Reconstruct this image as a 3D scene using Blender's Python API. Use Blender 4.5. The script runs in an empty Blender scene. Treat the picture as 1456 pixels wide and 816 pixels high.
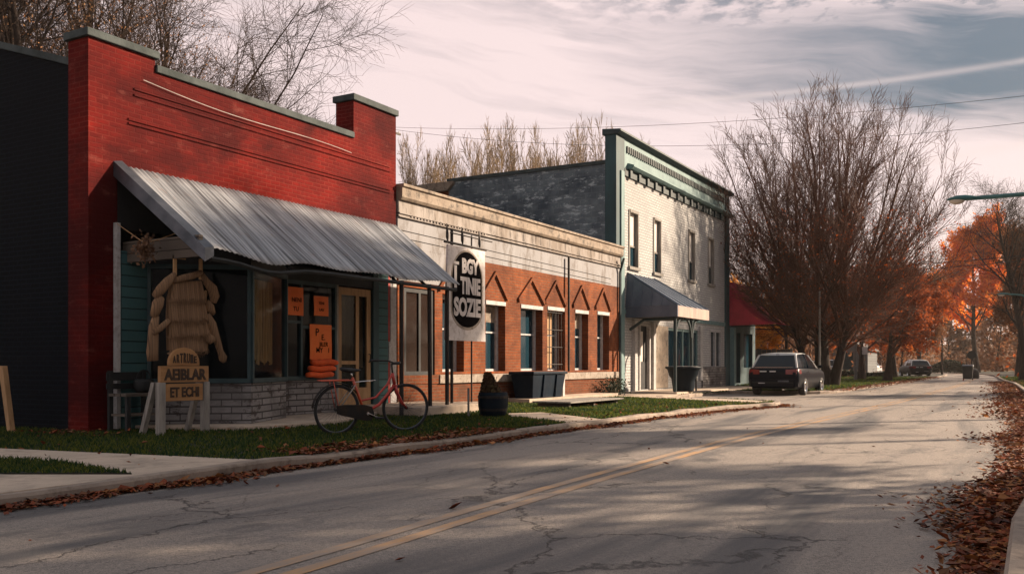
import bpy, math, random
import numpy as np
from mathutils import Matrix, Vector
R = math.radians
random.seed(4)
S = bpy.context.scene
COL = S.collection

# ------------------------------------------------------------------ camera, sky, sun, exposure
YAW = math.atan(742/1300)
cam_d = bpy.data.cameras.new('camera')
cam = bpy.data.objects.new('camera', cam_d); COL.objects.link(cam)
cam_d.sensor_width = 36; cam_d.lens = 36*1300/1456
cam_d.shift_y = 110/1456
cam_d.clip_start = .05; cam_d.clip_end = 3000
cam.location = (0, 0, .95); cam.rotation_euler = (R(90), 0, YAW)
S.camera = cam
S.view_settings.view_transform = 'Standard'; S.view_settings.look = 'None'
S.view_settings.gamma = 1; S.view_settings.use_curve_mapping = False
S.view_settings.exposure = 1.3
try:
    S.cycles.max_bounces = 6; S.cycles.transparent_max_bounces = 12; S.cycles.use_denoising = True
except Exception: pass

SUN_AZ = 48      # degrees from +X (across the street) towards +Y (down the street)
SUN_EL = 25
sd = bpy.data.lights.new('sun', 'SUN'); sun = bpy.data.objects.new('sun', sd); COL.objects.link(sun)
sd.energy = 5.0; sd.angle = R(1.0); sd.color = (1.0, .785, .585)
dirs = Vector((math.cos(R(SUN_AZ))*math.cos(R(SUN_EL)), math.sin(R(SUN_AZ))*math.cos(R(SUN_EL)), math.sin(R(SUN_EL))))
sun.rotation_euler = dirs.to_track_quat('Z', 'Y').to_euler()
sun.location = (40, 30, 40)

class NT:
    """small wrapper to write node graphs tersely"""
    def __init__(s, tree): s.t = tree; s.n = tree.nodes; s.l = tree.links
    def new(s, typ, **kw):
        n = s.n.new(typ)
        for k, v in kw.items(): setattr(n, k, v)
        return n
    def put(s, sock, v):
        if isinstance(v, bpy.types.NodeSocket): s.l.new(v, sock)
        elif v is not None:
            if isinstance(v, (tuple, list)) and len(v) == 3 and sock.type == 'RGBA': v = (*v, 1)
            sock.default_value = v
    def math(s, op, a, b=None, c=None, clamp=False):
        n = s.new('ShaderNodeMath', operation=op, use_clamp=clamp)
        s.put(n.inputs[0], a)
        if b is not None: s.put(n.inputs[1], b)
        if c is not None: s.put(n.inputs[2], c)
        return n.outputs[0]
    def mix(s, f, a, b, typ='RGBA', blend='MIX'):
        n = s.new('ShaderNodeMix', data_type=typ, clamp_factor=True)
        if typ == 'RGBA':
            n.blend_type = blend; i = (0, 6, 7); o = 2
        else: i = (0, 2, 3); o = 0
        s.put(n.inputs[i[0]], f); s.put(n.inputs[i[1]], a); s.put(n.inputs[i[2]], b)
        return n.outputs[o]
    def ramp(s, v, *stops):
        n = s.new('ShaderNodeValToRGB'); e = n.color_ramp.elements
        while len(e) < len(stops): e.new(.5)
        for el, (p, c) in zip(e, stops):
            el.position = p; el.color = (c, c, c, 1) if isinstance(c, (int, float)) else (*c, 1)
        s.put(n.inputs[0], v); return n.outputs[0]
    def noise(s, vec, scale=5, detail=4, rough=.55, dist=0, out=0):
        n = s.new('ShaderNodeTexNoise')
        if vec is not None: s.put(n.inputs['Vector'], vec)
        n.inputs['Scale'].default_value = scale; n.inputs['Detail'].default_value = detail
        n.inputs['Roughness'].default_value = rough; n.inputs['Distortion'].default_value = dist
        return n.outputs[out]
    def map(s, vec, scale=(1,1,1), rot=(0,0,0), loc=(0,0,0)):
        n = s.new('ShaderNodeMapping'); s.put(n.inputs['Vector'], vec)
        n.inputs['Scale'].default_value = scale; n.inputs['Rotation'].default_value = rot; n.inputs['Location'].default_value = loc
        return n.outputs[0]
    def comb(s, x, y, z=0):
        n = s.new('ShaderNodeCombineXYZ'); s.put(n.inputs[0], x); s.put(n.inputs[1], y); s.put(n.inputs[2], z); return n.outputs[0]
    def sep(s, v):
        n = s.new('ShaderNodeSeparateXYZ'); s.put(n.inputs[0], v); return n.outputs
    def obj(s): return s.new('ShaderNodeTexCoord').outputs['Object']

def make_world():
    w = bpy.data.worlds.new('World'); S.world = w; w.use_nodes = True
    N = NT(w.node_tree); N.n.clear()
    sky = N.new('ShaderNodeTexSky', sky_type='NISHITA', sun_disc=False)
    sky.sun_elevation = R(SUN_EL); sky.sun_rotation = R(90-SUN_AZ)
    sky.air_density = 1.2; sky.dust_density = 2.5
    d = N.sep(N.new('ShaderNodeTexCoord').outputs['Generated'])
    DEG = 180/math.pi
    az = N.math('MULTIPLY', N.math('ARCTAN2', d[0], d[1]), DEG)
    el = N.math('MULTIPLY', N.math('ARCSINE', d[2]), DEG)
    p = N.comb(az, el, 0)
    # long soft streaks and finer ribs, stretched along a slightly tilted axis
    q = N.map(p, rot=(0, 0, R(9)))
    warp = N.noise(N.map(p, (.05, .12, 1)), 1, 3)
    q2 = N.comb(N.sep(q)[0], N.math('ADD', N.sep(q)[1], N.math('MULTIPLY', warp, 5)))
    streak = N.noise(N.map(q2, (.045, .42, 1)), 1, 6, .62)
    fine = N.noise(N.map(q2, (.16, 1.3, 1)), 1, 5, .6)
    ribs = N.noise(N.map(p, (.55, 1.5, 1), (0, 0, R(-22))), 1, 4, .6)
    grey = N.ramp(N.math('ADD', N.math('MULTIPLY', streak, .7), N.math('MULTIPLY', fine, .3)), (.48, 0.0), (.72, 1.0))
    hi = N.math('MULTIPLY', N.math('SUBTRACT', el, 5), 1/16, clamp=True)
    grey = N.math('MULTIPLY', grey, N.math('ADD', N.math('MULTIPLY', hi, .8), .12))
    low = N.math('MULTIPLY', N.math('SUBTRACT', 9, el), 1/9, clamp=True)
    pink = N.mix(low, (.99, .79, .765), (1.0, .745, .63))
    c = N.mix(grey, pink, (.55, .47, .475))
    # blue opening, down the street to the right
    cen = N.math('ADD', 15.9, N.math('MULTIPLY', az, -.13))
    dd = N.math('DIVIDE', N.math('SUBTRACT', N.math('ADD', el, N.math('MULTIPLY', N.math('SUBTRACT', streak, .5), 6)), cen), 2.4)
    band = N.math('POWER', 2.718, N.math('MULTIPLY', N.math('MULTIPLY', dd, dd), -1))
    side = N.math('SMOOTH_MIN', N.math('MULTIPLY', N.math('ADD', N.math('ADD', az, 27), N.math('MULTIPLY', N.math('SUBTRACT', fine, .5), 13)), 1/24, clamp=True), 1.0, .3)
    bm = N.math('MULTIPLY', N.math('MULTIPLY', band, 1.35, clamp=True), side)
    # ribbed broken cloud above it
    up = N.math('MULTIPLY', N.math('SUBTRACT', el, N.math('SUBTRACT', cen, 0)), 1/3.0, clamp=True)
    rb = N.math('MULTIPLY', N.math('MULTIPLY', N.ramp(ribs, (.38, 0.0), (.6, 1.0)), up), N.math('MULTIPLY', N.math('ADD', az, 34), 1/16, clamp=True))
    # blue zenith
    zen = N.math('MULTIPLY', N.math('SUBTRACT', el, 24), 1/14, clamp=True)
    b = N.math('MAXIMUM', N.math('MAXIMUM', N.math('MULTIPLY', bm, .95), N.math('MULTIPLY', rb, .7)), N.math('MULTIPLY', zen, .88))
    c = N.mix(b, c, N.mix(zen, (.035, .10, .155), (.44, .47, .50)))
    # contrails
    def trail(a0, k, wd, lo):
        x = N.math('DIVIDE', N.math('SUBTRACT', el, N.math('ADD', a0, N.math('MULTIPLY', az, k))), wd)
        g = N.math('POWER', 2.718, N.math('MULTIPLY', N.math('MULTIPLY', x, x), -1))
        f = N.math('MULTIPLY', N.math('ADD', az, lo), 1/6, clamp=True)
        return N.math('MULTIPLY', N.math('MULTIPLY', g, f), N.math('ADD', N.math('MULTIPLY', fine, .9), .1))
    c = N.mix(N.math('MULTIPLY', trail(16.15, .02, .17, 25), .8), c, (.86, .70, .66))
    c = N.mix(N.math('MULTIPLY', trail(11.9, .09, .3, 12), .6), c, (.92, .72, .66))
    # scale so that the clouds land at their brightness through strength .1 and the exposure
    k = 10/2**S.view_settings.exposure
    c = N.mix(1.0, c, (k, k, k), blend='MULTIPLY')
    c = N.mix(.07, c, sky.outputs[0])
    bg = N.new('ShaderNodeBackground'); N.put(bg.inputs[0], c); bg.inputs[1].default_value = .1
    N.l.new(bg.outputs[0], N.new('ShaderNodeOutputWorld').inputs[0])
make_world()

# ------------------------------------------------------------------ materials
def base_mat(name):
    m = bpy.data.materials.new(name); m.use_nodes = True
    N = NT(m.node_tree); N.n.clear()
    b = N.new('ShaderNodeBsdfPrincipled'); o = N.new('ShaderNodeOutputMaterial'); N.l.new(b.outputs[0], o.inputs[0])
    return m, N, b, o
def bump(N, b, h, dist=.01, st=.6):
    n = N.new('ShaderNodeBump'); n.inputs['Strength'].default_value = st; n.inputs['Distance'].default_value = dist
    N.put(n.inputs['Height'], h); N.l.new(n.outputs[0], b.inputs['Normal'])
def mat(name, col, rough=.7, col2=None, scale=3, stretch=(1,1,1), metal=0, bmp=0, dirt=None, thr=(.4, .65), spec=.4):
    """plain material with a mottled second colour, optional small stains and bump"""
    m, N, b, o = base_mat(name)
    v = N.map(N.obj(), stretch)
    n1 = N.noise(v, scale, 6, .6)
    c = N.mix(N.ramp(n1, (thr[0], 0.0), (thr[1], 1.0)), col, col2 or tuple(x*.7 for x in col))
    if dirt:
        n2 = N.noise(N.map(N.obj(), stretch, loc=(3.1, 7, 1)), scale*2.7, 8, .7)
        c = N.mix(N.ramp(n2, (.50, 0.0), (.66, .9)), c, dirt)
    N.put(b.inputs['Base Color'], c)
    N.put(b.inputs['Roughness'], N.math('ADD', rough-.08, N.math('MULTIPLY', n1, .16)))
    b.inputs['Metallic'].default_value = metal; b.inputs['Specular IOR Level'].default_value = spec
    if bmp: bump(N, b, N.noise(v, scale*8, 5), bmp)
    return m
def brick_mat(name, c1, c2, mortar, stain=None, stain_amt=.6, stain_scale=.5, bw=.215, bh=.072, ms=.010, worn=None, bmp=.012, v_stretch=1, rough=.85, wl=(.54, .60, .85), sl=(.45, .66)):
    """bricks laid along any axis-aligned wall (u = x+y, v = z), with per-brick tone, weather stains and recessed joints"""
    m, N, b, o = base_mat(name)
    P = N.sep(N.obj())
    uv = N.comb(N.math('ADD', P[0], P[1]), P[2])
    br = N.new('ShaderNodeTexBrick'); N.put(br.inputs['Vector'], uv)
    br.inputs['Scale'].default_value = 1; br.inputs['Brick Width'].default_value = bw; br.inputs['Row Height'].default_value = bh
    br.inputs['Mortar Size'].default_value = ms; br.inputs['Mortar Smooth'].default_value = .3; br.inputs['Bias'].default_value = -.1
    N.put(br.inputs['Color1'], c1); N.put(br.inputs['Color2'], c2); N.put(br.inputs['Mortar'], mortar)
    c = br.outputs['Color']
    big = N.noise(N.map(N.obj(), (1, 1, v_stretch)), stain_scale, 7, .62, .4)
    sm = N.noise(N.obj(), 9, 5, .65)
    c = N.mix(N.ramp(sm, (.3, .0), (.75, .45)), c, tuple(x*.45 for x in c1))
    if stain: c = N.mix(N.ramp(big, (sl[0], 0.0), (sl[1], stain_amt)), c, stain)
    if worn:
        wn = N.noise(N.map(N.obj(), (1, 1, 2.5)), 2.2, 9, .75)
        c = N.mix(N.ramp(wn, (wl[0], 0.0), (wl[1], wl[2])), c, worn)
    N.put(b.inputs['Base Color'], c); b.inputs['Roughness'].default_value = rough
    b.inputs['Specular IOR Level'].default_value = .10
    h = N.math('SUBTRACT', N.math('MULTIPLY', sm, .4), br.outputs['Fac'])
    bump(N, b, h, bmp, .7)
    return m
def glass_mat(name, tint=(.02, .03, .035), see=.35, spec=.3):
    m, N, b, o = base_mat(name)
    N.put(b.inputs['Base Color'], tint); b.inputs['Roughness'].default_value = .06; b.inputs['Specular IOR Level'].default_value = spec
    wob = N.noise(N.obj(), 1.7, 2); bump(N, b, wob, .004, .4)
    t = N.new('ShaderNodeBsdfTransparent'); t.inputs[0].default_value = (.9, .93, .92, 1)
    mx = N.new('ShaderNodeMixShader'); mx.inputs[0].default_value = see
    N.l.new(b.outputs[0], mx.inputs[1]); N.l.new(t.outputs[0], mx.inputs[2]); N.l.new(mx.outputs[0], o.inputs[0])
    return m
def leaf_mat(name, cols, trans=.45, scale=.5):
    m, N, b, o = base_mat(name)
    g = N.new('ShaderNodeNewGeometry')
    f = N.math('ADD', N.math('MULTIPLY', g.outputs['Random Per Island'], .6), N.math('MULTIPLY', N.noise(N.obj(), scale, 3), .5))
    k = len(cols)-1
    c = N.ramp(f, *[(.2+.65*i/k, cc) for i, cc in enumerate(cols)])
    N.put(b.inputs['Base Color'], c); b.inputs['Roughness'].default_value = .7; b.inputs['Specular IOR Level'].default_value = .2
    t = N.new('ShaderNodeBsdfTranslucent'); N.put(t.inputs[0], c)
    mx = N.new('ShaderNodeMixShader'); mx.inputs[0].default_value = trans
    N.l.new(b.outputs[0], mx.inputs[1]); N.l.new(t.outputs[0], mx.inputs[2]); N.l.new(mx.outputs[0], o.inputs[0])
    return m
def plank_mat(name, c1, c2, pitch, axis=2, gap=.06, bmp=.02, grain=(1,1,1)):
    """boards of a given pitch along one axis, each with its own tone, dark gaps"""
    m, N, b, o = base_mat(name)
    P = N.sep(N.obj()); s = N.math('DIVIDE', P[axis], pitch)
    cell = N.math('FLOOR', s); fr = N.math('FRACT', s)
    wn = N.new('ShaderNodeTexWhiteNoise', noise_dimensions='1D'); N.put(wn.inputs['W'], cell)
    g = N.noise(N.map(N.obj(), grain), 6, 8, .7)
    c = N.mix(N.math('ADD', N.math('MULTIPLY', wn.outputs[0], .5), N.math('MULTIPLY', g, .6)), c1, c2)
    ed = N.ramp(fr, (0.0, 1.0), (gap, 0.0), (1.0, 0.0))
    c = N.mix(ed, c, tuple(x*.15 for x in c1))
    N.put(b.inputs['Base Color'], c); b.inputs['Roughness'].default_value = .75
    bump(N, b, N.math('SUBTRACT', N.math('ADD', fr, N.math('MULTIPLY', g, .2)), N.math('MULTIPLY', ed, 1.5)), bmp, .8)
    return m

M_ = {}
def setup_mats():
    M_['red'] = brick_mat('red_painted_brick', (.185, .0085, .0048), (.115, .005, .0034), (.195, .026, .018), (.045, .003, .003), .95, .42, ms=.011, worn=(.26, .085, .065), wl=(.57, .68, .28), sl=(.38, .60), v_stretch=1.6)
    M_['redstrip'] = mat('red_paint', (.32, .02, .012), .6, (.2, .015, .01))
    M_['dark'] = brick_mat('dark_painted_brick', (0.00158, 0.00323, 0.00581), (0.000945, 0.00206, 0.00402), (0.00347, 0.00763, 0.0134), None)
    M_['orange'] = brick_mat('orange_brick', (.30, .082, .026), (.17, .048, .020), (.20, .115, .07), (.085, .030, .016), .85, .9, ms=.011, sl=(.42, .64), worn=(.24, .12, .07), wl=(.60, .68, .5))
    M_['plinth'] = brick_mat('weathered_orange_brick', (0.187, 0.05525, 0.0221), (0.119, 0.034, 0.01445), (0.153, 0.102, 0.068), (0.085, 0.0425, 0.0255), .8, 1.6)
    M_['whitebrick'] = brick_mat('white_painted_brick', (0.528, 0.528, 0.511), (0.447, 0.444, 0.44), (0.256, 0.251, 0.249), (0.325, 0.318, 0.314), .45, .7, bh=.095, ms=.013)
    M_['oldwhite'] = brick_mat('flaking_white_brick', (0.272, 0.256, 0.248), (0.208, 0.196, 0.188), (0.04, 0.036, 0.036), (0.08, 0.072, 0.068), .9, 1.2, bw=.42, bh=.105, ms=.012, worn=(0.056, 0.044, 0.04))
    M_['grey'] = brick_mat('grey_stone_blocks', (0.175, 0.214, 0.236), (0.0963, 0.121, 0.143), (0.175, 0.205, 0.225), (0.035, 0.0507, 0.0677), .9, .7, bw=.4, bh=.2, ms=.02, worn=(0.385, 0.439, 0.461))
    M_['coping'] = mat('dark_coping', (.045, .06, .06), .8, (.02, .03, .03), 3, bmp=.01)
    M_['tancop'] = mat('tan_coping', (0.288, 0.232, 0.176), .8, (0.2, 0.152, 0.112), 2, bmp=.01, dirt=(0.048, 0.04, 0.032))
    M_['whitepaint'] = mat('dirty_white_render', (.285, .285, .295), .85, (.25, .243, .245), 1.2, (1, 1, .4), dirt=(.13, .11, .095), bmp=.006)
    M_['frieze'] = mat('stained_frieze', (.31, .28, .255), .85, (.22, .185, .155), 1.6, (1, 1.6, .35), dirt=(.04, .03, .024), bmp=.012, thr=(.42, .6))
    M_['sill'] = mat('cream_stone', (0.32, 0.272, 0.224), .8, (0.24, 0.2, 0.16), 4, dirt=(0.112, 0.08, 0.056), bmp=.006)
    M_['whitewood'] = mat('white_frame', (.46, .45, .44), .6, (.36, .35, .34), 6, dirt=(.25, .22, .2))
    M_['teal'] = mat('teal_paint', (0.024, 0.068, 0.076), .65, (0.0144, 0.044, 0.052), 2, (1, 1, .3), dirt=(0.016, 0.032, 0.036))
    M_['paleteal'] = mat('pale_teal_paint', (0.15, 0.244, 0.243), .65, (0.108, 0.189, 0.192), 1.6, (1, 1, .4), dirt=(0.096, 0.159, 0.166))
    M_['siding'] = plank_mat('teal_lap_siding', (0.048, 0.136, 0.144), (0.028, 0.092, 0.1), .16, 2, .10, .03)
    M_['tealframe'] = mat('dull_teal_frame', (.022, .05, .055), .6, (.014, .034, .038), 4)
    M_['tealdark'] = mat('dark_teal_wood', (.014, .034, .038), .6, (.008, .02, .024), 4)
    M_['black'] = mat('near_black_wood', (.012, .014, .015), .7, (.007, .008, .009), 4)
    M_['iron'] = mat('black_iron', (.012, .012, .013), .55, (.03, .018, .012), 9, metal=.3)
    M_['oldwood'] = plank_mat('weathered_board', (.14, .11, .085), (.055, .045, .036), .15, 2, .07, .02, (1, 1, 5))
    M_['greywood'] = mat('grey_post_wood', (.27, .25, .22), .8, (.15, .135, .12), 6, (3, 3, .4), bmp=.01)
    M_['signwood'] = mat('sign_wood', (0.31, 0.159, 0.0604), .65, (0.232, 0.108, 0.0362), 4, (1, .3, 3), bmp=.006)
    M_['wicker'] = plank_mat('split_wood_cladding', (.34, .195, .095), (.17, .092, .044), .036, 1, .2, .05, (2, 2, .3))
    M_['tanwood'] = mat('tan_wood', (.42, .25, .12), .7, (.28, .16, .07), 5, (3, 3, .3), bmp=.006)
    M_['metal'] = None
    M_['flash'] = mat('dark_metal_flashing', (.10, .11, .13), .45, (.05, .06, .075), 3, metal=.6)
    M_['porch'] = mat('slate_blue_metal_roof', (.10, .125, .165), .5, (.065, .085, .12), 2, (1, 1, .5), metal=.3)
    M_['lit_fascia'] = mat('sunlit_pale_fascia', (.42, .30, .25), .7, (.26, .20, .18), 3, (1, 1, .3))
    M_['maroon'] = mat('maroon_canvas', (0.391, 0.0276, 0.0506), .75, (0.253, 0.0184, 0.0345), 2)
    M_['glass'] = glass_mat('shop_glass', (.006, .010, .013), .55, .14)
    M_['darkglass'] = glass_mat('dark_window_glass', (.012, .035, .05), .06)
    M_['dimglass'] = glass_mat('dusty_brown_glass', (.022, .014, .011), .03)
    M_['gold_panel'] = mat('gold_window_tone', (.55, .34, .13), .8, (.34, .19, .06), 2.5, (6, 6, .25), dirt=(.10, .06, .03))
    M_['blind_and_sheen'] = mat('pale_pane', (.62, .58, .52), .8, (.5, .46, .42), 2)
    M_['poster'] = mat('orange_paper', (.80, .17, .025), .7, (.72, .12, .018), 2)
    M_['foam'] = mat('orange_fabric', (.72, .10, .015), .75, (.55, .07, .012), 6, bmp=.006)
    M_['ink'] = mat('black_lettering', (.004, .0035, .0035), 1.0, (.006, .005, .005), 8, spec=.03)
    M_['burn'] = mat('carved_dark_lettering', (.035, .016, .008), .7, (.02, .01, .006), 8)
    M_['signwhite'] = mat('sign_white', (0.598, 0.55, 0.526), .6, (0.514, 0.466, 0.443), 3, dirt=(0.359, 0.299, 0.263))
    M_['concrete'] = mat('pavement_concrete', (0.47, 0.372, 0.287), .9, (0.365, 0.294, 0.228), 1.3, dirt=(0.261, 0.215, 0.17), bmp=.006)
    M_['kerb'] = mat('kerb_concrete', (.30, .24, .19), .9, (.20, .16, .13), 1.8, dirt=(.12, .09, .07), bmp=.012)
    M_['soil'] = mat('lawn_soil', (.012, .016, .008), .95, (.022, .018, .01), 2, bmp=.02)
    M_['earth'] = mat('dry_ground', (.10, .085, .04), .95, (.14, .10, .05), .2, bmp=.02)
    M_['bark'] = mat('tree_bark', (.045, .033, .027), .9, (.022, .017, .015), 5, (3, 3, .5), bmp=.03, spec=.1)
    M_['twig'] = mat('brown_twigs', (.052, .034, .024), .9, (.032, .021, .016), 2, spec=.1)
    M_['twigtan'] = mat('tan_twigs', (.24, .165, .09), .85, (.15, .10, .055), 2)
    M_['twigred'] = mat('reddish_twigs', (.12, .05, .03), .85, (.07, .035, .022), 1)
    M_['barrel'] = mat('navy_planter', (.008, .014, .02), .6, (.005, .009, .014), 4, bmp=.004, spec=.1)
    M_['navy'] = mat('navy_paint', (.007, .016, .028), .5, (.005, .010, .019), 3, dirt=(.016, .024, .032), spec=.12)
    M_['carpaint'] = mat('dark_blue_car_paint', (.004, .007, .012), .3, (.003, .005, .009), 1, spec=.07)
    M_['silver'] = mat('silver_roof_paint', (.45, .45, .45), .3, (.38, .38, .38), 1, metal=.4)
    M_['carglass'] = mat('car_glass', (.003, .010, .016), .08, (.003, .007, .011), 1, spec=.3)
    M_['tail'] = mat('tail_light_red', (.16, .006, .009), .25, (.11, .005, .007), 3, spec=.7)
    M_['plate'] = mat('pale_plate', (.55, .55, .55), .5, (.48, .48, .48), 4)
    M_['chrome'] = mat('chrome', (.65, .65, .65), .2, (.6, .6, .6), 4, metal=1)
    M_['rubber'] = mat('tyre_rubber', (.014, .014, .015), .85, (.02, .02, .02), 6)
    M_['bikered'] = mat('red_bike_enamel', (.42, .035, .022), .35, (.34, .025, .018), 4, spec=.6)
    M_['bikeorange'] = mat('orange_bike_enamel', (.50, .07, .022), .35, (.40, .05, .018), 4, spec=.6)
    M_['lampgreen'] = mat('green_lamp_housing', (.045, .15, .15), .5, (.03, .11, .11), 4)
    M_['lens'] = mat('milky_lamp_lens', (.62, .55, .47), .3, (.55, .48, .4), 4)
    M_['cable'] = mat('cable_black', (.01, .01, .01), .7)
    M_['whitecable'] = mat('cable_white', (.6, .56, .52), .6)
    M_['greenbin'] = mat('grey_plastic_bin', (.03, .036, .036), .5, (.02, .026, .026), 3)
    M_['plant'] = leaf_mat('brown_shrub_leaves', [(.05, .03, .02), (.12, .065, .035), (.09, .08, .03)], .3)
    M_['dried'] = leaf_mat('dried_leaves', [(.06, .035, .025), (.15, .08, .045), (.20, .11, .06)], .2)
    M_['litter'] = leaf_mat('fallen_leaf', [(.03, .014, .010), (.11, .03, .014), (.24, .055, .018), (.12, .06, .032), (.36, .14, .04)], .12, 1.2)
    M_['grass'] = leaf_mat('grass_blades', [(.010, .030, .013), (.028, .062, .016), (.14, .14, .02)], .5, .9)
    M_['lf_orange'] = leaf_mat('orange_leaves', [(.60, .12, .012), (.85, .23, .02), (.90, .34, .035)], .62)
    M_['lf_red'] = leaf_mat('russet_leaves', [(.15, .038, .016), (.30, .07, .02), (.46, .11, .025)], .5)
    M_['lf_gold'] = leaf_mat('golden_leaves', [(.50, .19, .02), (.75, .34, .04), (.80, .42, .07)], .6)
    M_['lf_tan'] = leaf_mat('tan_leaves', [(.22, .10, .045), (.36, .17, .08), (.42, .24, .12)], .45)
    M_['lf_brown'] = leaf_mat('brown_leaves', [(.13, .06, .032), (.22, .095, .045), (.27, .12, .05)], .4)
    M_['hedge'] = leaf_mat('dark_hedge', [(.016, .024, .018), (.03, .04, .026), (.045, .05, .03)], .2)
    M_['shed'] = plank_mat('grey_shed_boards', (.16, .17, .17), (.11, .115, .12), .2, 2, .08, .02)
    M_['roofing'] = mat('grey_felt_roof', (.09, .085, .08), .9, (.06, .058, .055), 2)
    M_['farbrick'] = brick_mat('brown_brick', (.22, .09, .05), (.15, .06, .035), (.2, .16, .12), (.09, .05, .03), .6)
    M_['hillside'] = mat('wooded_hillside', (.13, .075, .045), .95, (.075, .045, .030), .25, dirt=(.17, .085, .04), spec=.05)
    # corrugated sheet: streaked along the slope
    m, N, b, o = base_mat('weathered_corrugated_sheet')
    P = N.sep(N.obj())
    s1 = N.noise(N.comb(N.math('MULTIPLY', P[1], 2.8), N.math('MULTIPLY', P[2], .12)), 1, 6, .7)
    s2 = N.noise(N.comb(N.math('MULTIPLY', P[1], 11), N.math('MULTIPLY', P[2], .5)), 1, 5, .7)
    c = N.mix(N.ramp(s1, (.36, 0.0), (.62, 1.0)), (.46, .48, .50), (.17, .18, .195))
    c = N.mix(N.ramp(s2, (.47, 0.0), (.62, .85)), c, (.04, .04, .044))
    c = N.mix(N.ramp(N.noise(N.obj(), 5, 6, .7), (.58, 0.0), (.7, .35)), c, (.22, .12, .07))
    N.put(b.inputs['Base Color'], c); b.inputs['Metallic'].default_value = .25; b.inputs['Roughness'].default_value = .5
    M_['metal'] = m
    # asphalt: worn lanes, fine aggregate, tyre streaks along the street, wandering cracks
    m, N, b, o = base_mat('worn_asphalt')
    v = N.obj(); P = N.sep(v)
    agg = N.math('ADD', N.math('MULTIPLY', N.noise(v, 120, 2, .7), .5), N.math('MULTIPLY', N.noise(v, 30, 5, .8), .5))
    big = N.noise(N.map(v, (.55, .12, 1)), 1, 6, .6, .5)
    c = N.mix(N.ramp(big, (.34, 0.0), (.66, 1.0)), (.255, .215, .182), (.165, .146, .130))
    c = N.mix(N.ramp(agg, (.44, .0), (.62, .85)), c, (.40, .34, .29))
    c = N.mix(N.ramp(agg, (.38, .9), (.47, .0)), c, (.05, .047, .046))
    st = N.noise(N.comb(N.math('ADD', N.math('MULTIPLY', P[0], 1.25), N.math('MULTIPLY', N.noise(N.map(v, (.1, .09, 1)), 1, 2), 2.4)), N.math('MULTIPLY', P[1], .10)), 1, 5, .55)
    c = N.mix(N.ramp(st, (.50, 0.0), (.63, .88)), c, (.065, .064, .067))
    pt = N.noise(N.map(v, (.9, .35, 1), loc=(4, 8, 0)), 1, 7, .72, .6)
    c = N.mix(N.ramp(pt, (.56, 0.0), (.63, .65)), c, (.085, .08, .078))
    def vm(op, a, b):
        n = N.new('ShaderNodeVectorMath', operation=op); N.put(n.inputs[0], a); N.put(n.inputs[1], b); return n.outputs[0]
    wv = vm('ADD', v, vm('MULTIPLY', vm('SUBTRACT', N.noise(v, 1.1, 7, .68, out=1), (.5,.5,.5)), (1.1,1.5,0)))
    def crack(sc, wid, loc):
        vo = N.new('ShaderNodeTexVoronoi', feature='DISTANCE_TO_EDGE')
        N.put(vo.inputs['Vector'], N.map(wv, (sc, sc*.5, 0), loc=loc)); vo.inputs['Scale'].default_value = 1
        return N.ramp(vo.outputs['Distance'], (0.0, 1.0), (wid, 0.0))
    k1 = N.math('MULTIPLY', crack(.62, .008, (2.3, 1.1, 0)), N.ramp(N.noise(v, .5, 3), (.42, 0.0), (.52, 1.0)))
    k2 = N.math('MULTIPLY', crack(1.5, .008, (5, 4, 0)), N.ramp(N.noise(N.map(v, loc=(9, 2, 0)), .35, 3), (.52, 0.0), (.62, .8)))
    k = N.math('MAXIMUM', k1, k2)
    c = N.mix(N.math('MULTIPLY', k, .85), c, (.018, .017, .017))
    N.put(b.inputs['Base Color'], c)
    N.put(b.inputs['Roughness'], N.math('ADD', .52, N.math('MULTIPLY', agg, .22))); b.inputs['Specular IOR Level'].default_value = .5
    bump(N, b, N.math('SUBTRACT', N.math('MULTIPLY', agg, .8), k), .02, 1.0)
    M_['asphalt'] = m
    # worn yellow line paint, shows the asphalt tones through
    m, N, b, o = base_mat('worn_yellow_line')
    v = N.obj(); n1 = N.noise(N.map(v, (3, .6, 1)), 2, 8, .75); agg = N.noise(v, 95, 3, .7)
    c = N.mix(N.ramp(N.math('ADD', N.math('MULTIPLY', n1, .7), N.math('MULTIPLY', agg, .3)), (.36, 0.1), (.56, 1.0)), (.50, .25, .07), (.25, .20, .16))
    N.put(b.inputs['Base Color'], c); b.inputs['Roughness'].default_value = .65
    M_['yellow'] = m
setup_mats()

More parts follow.
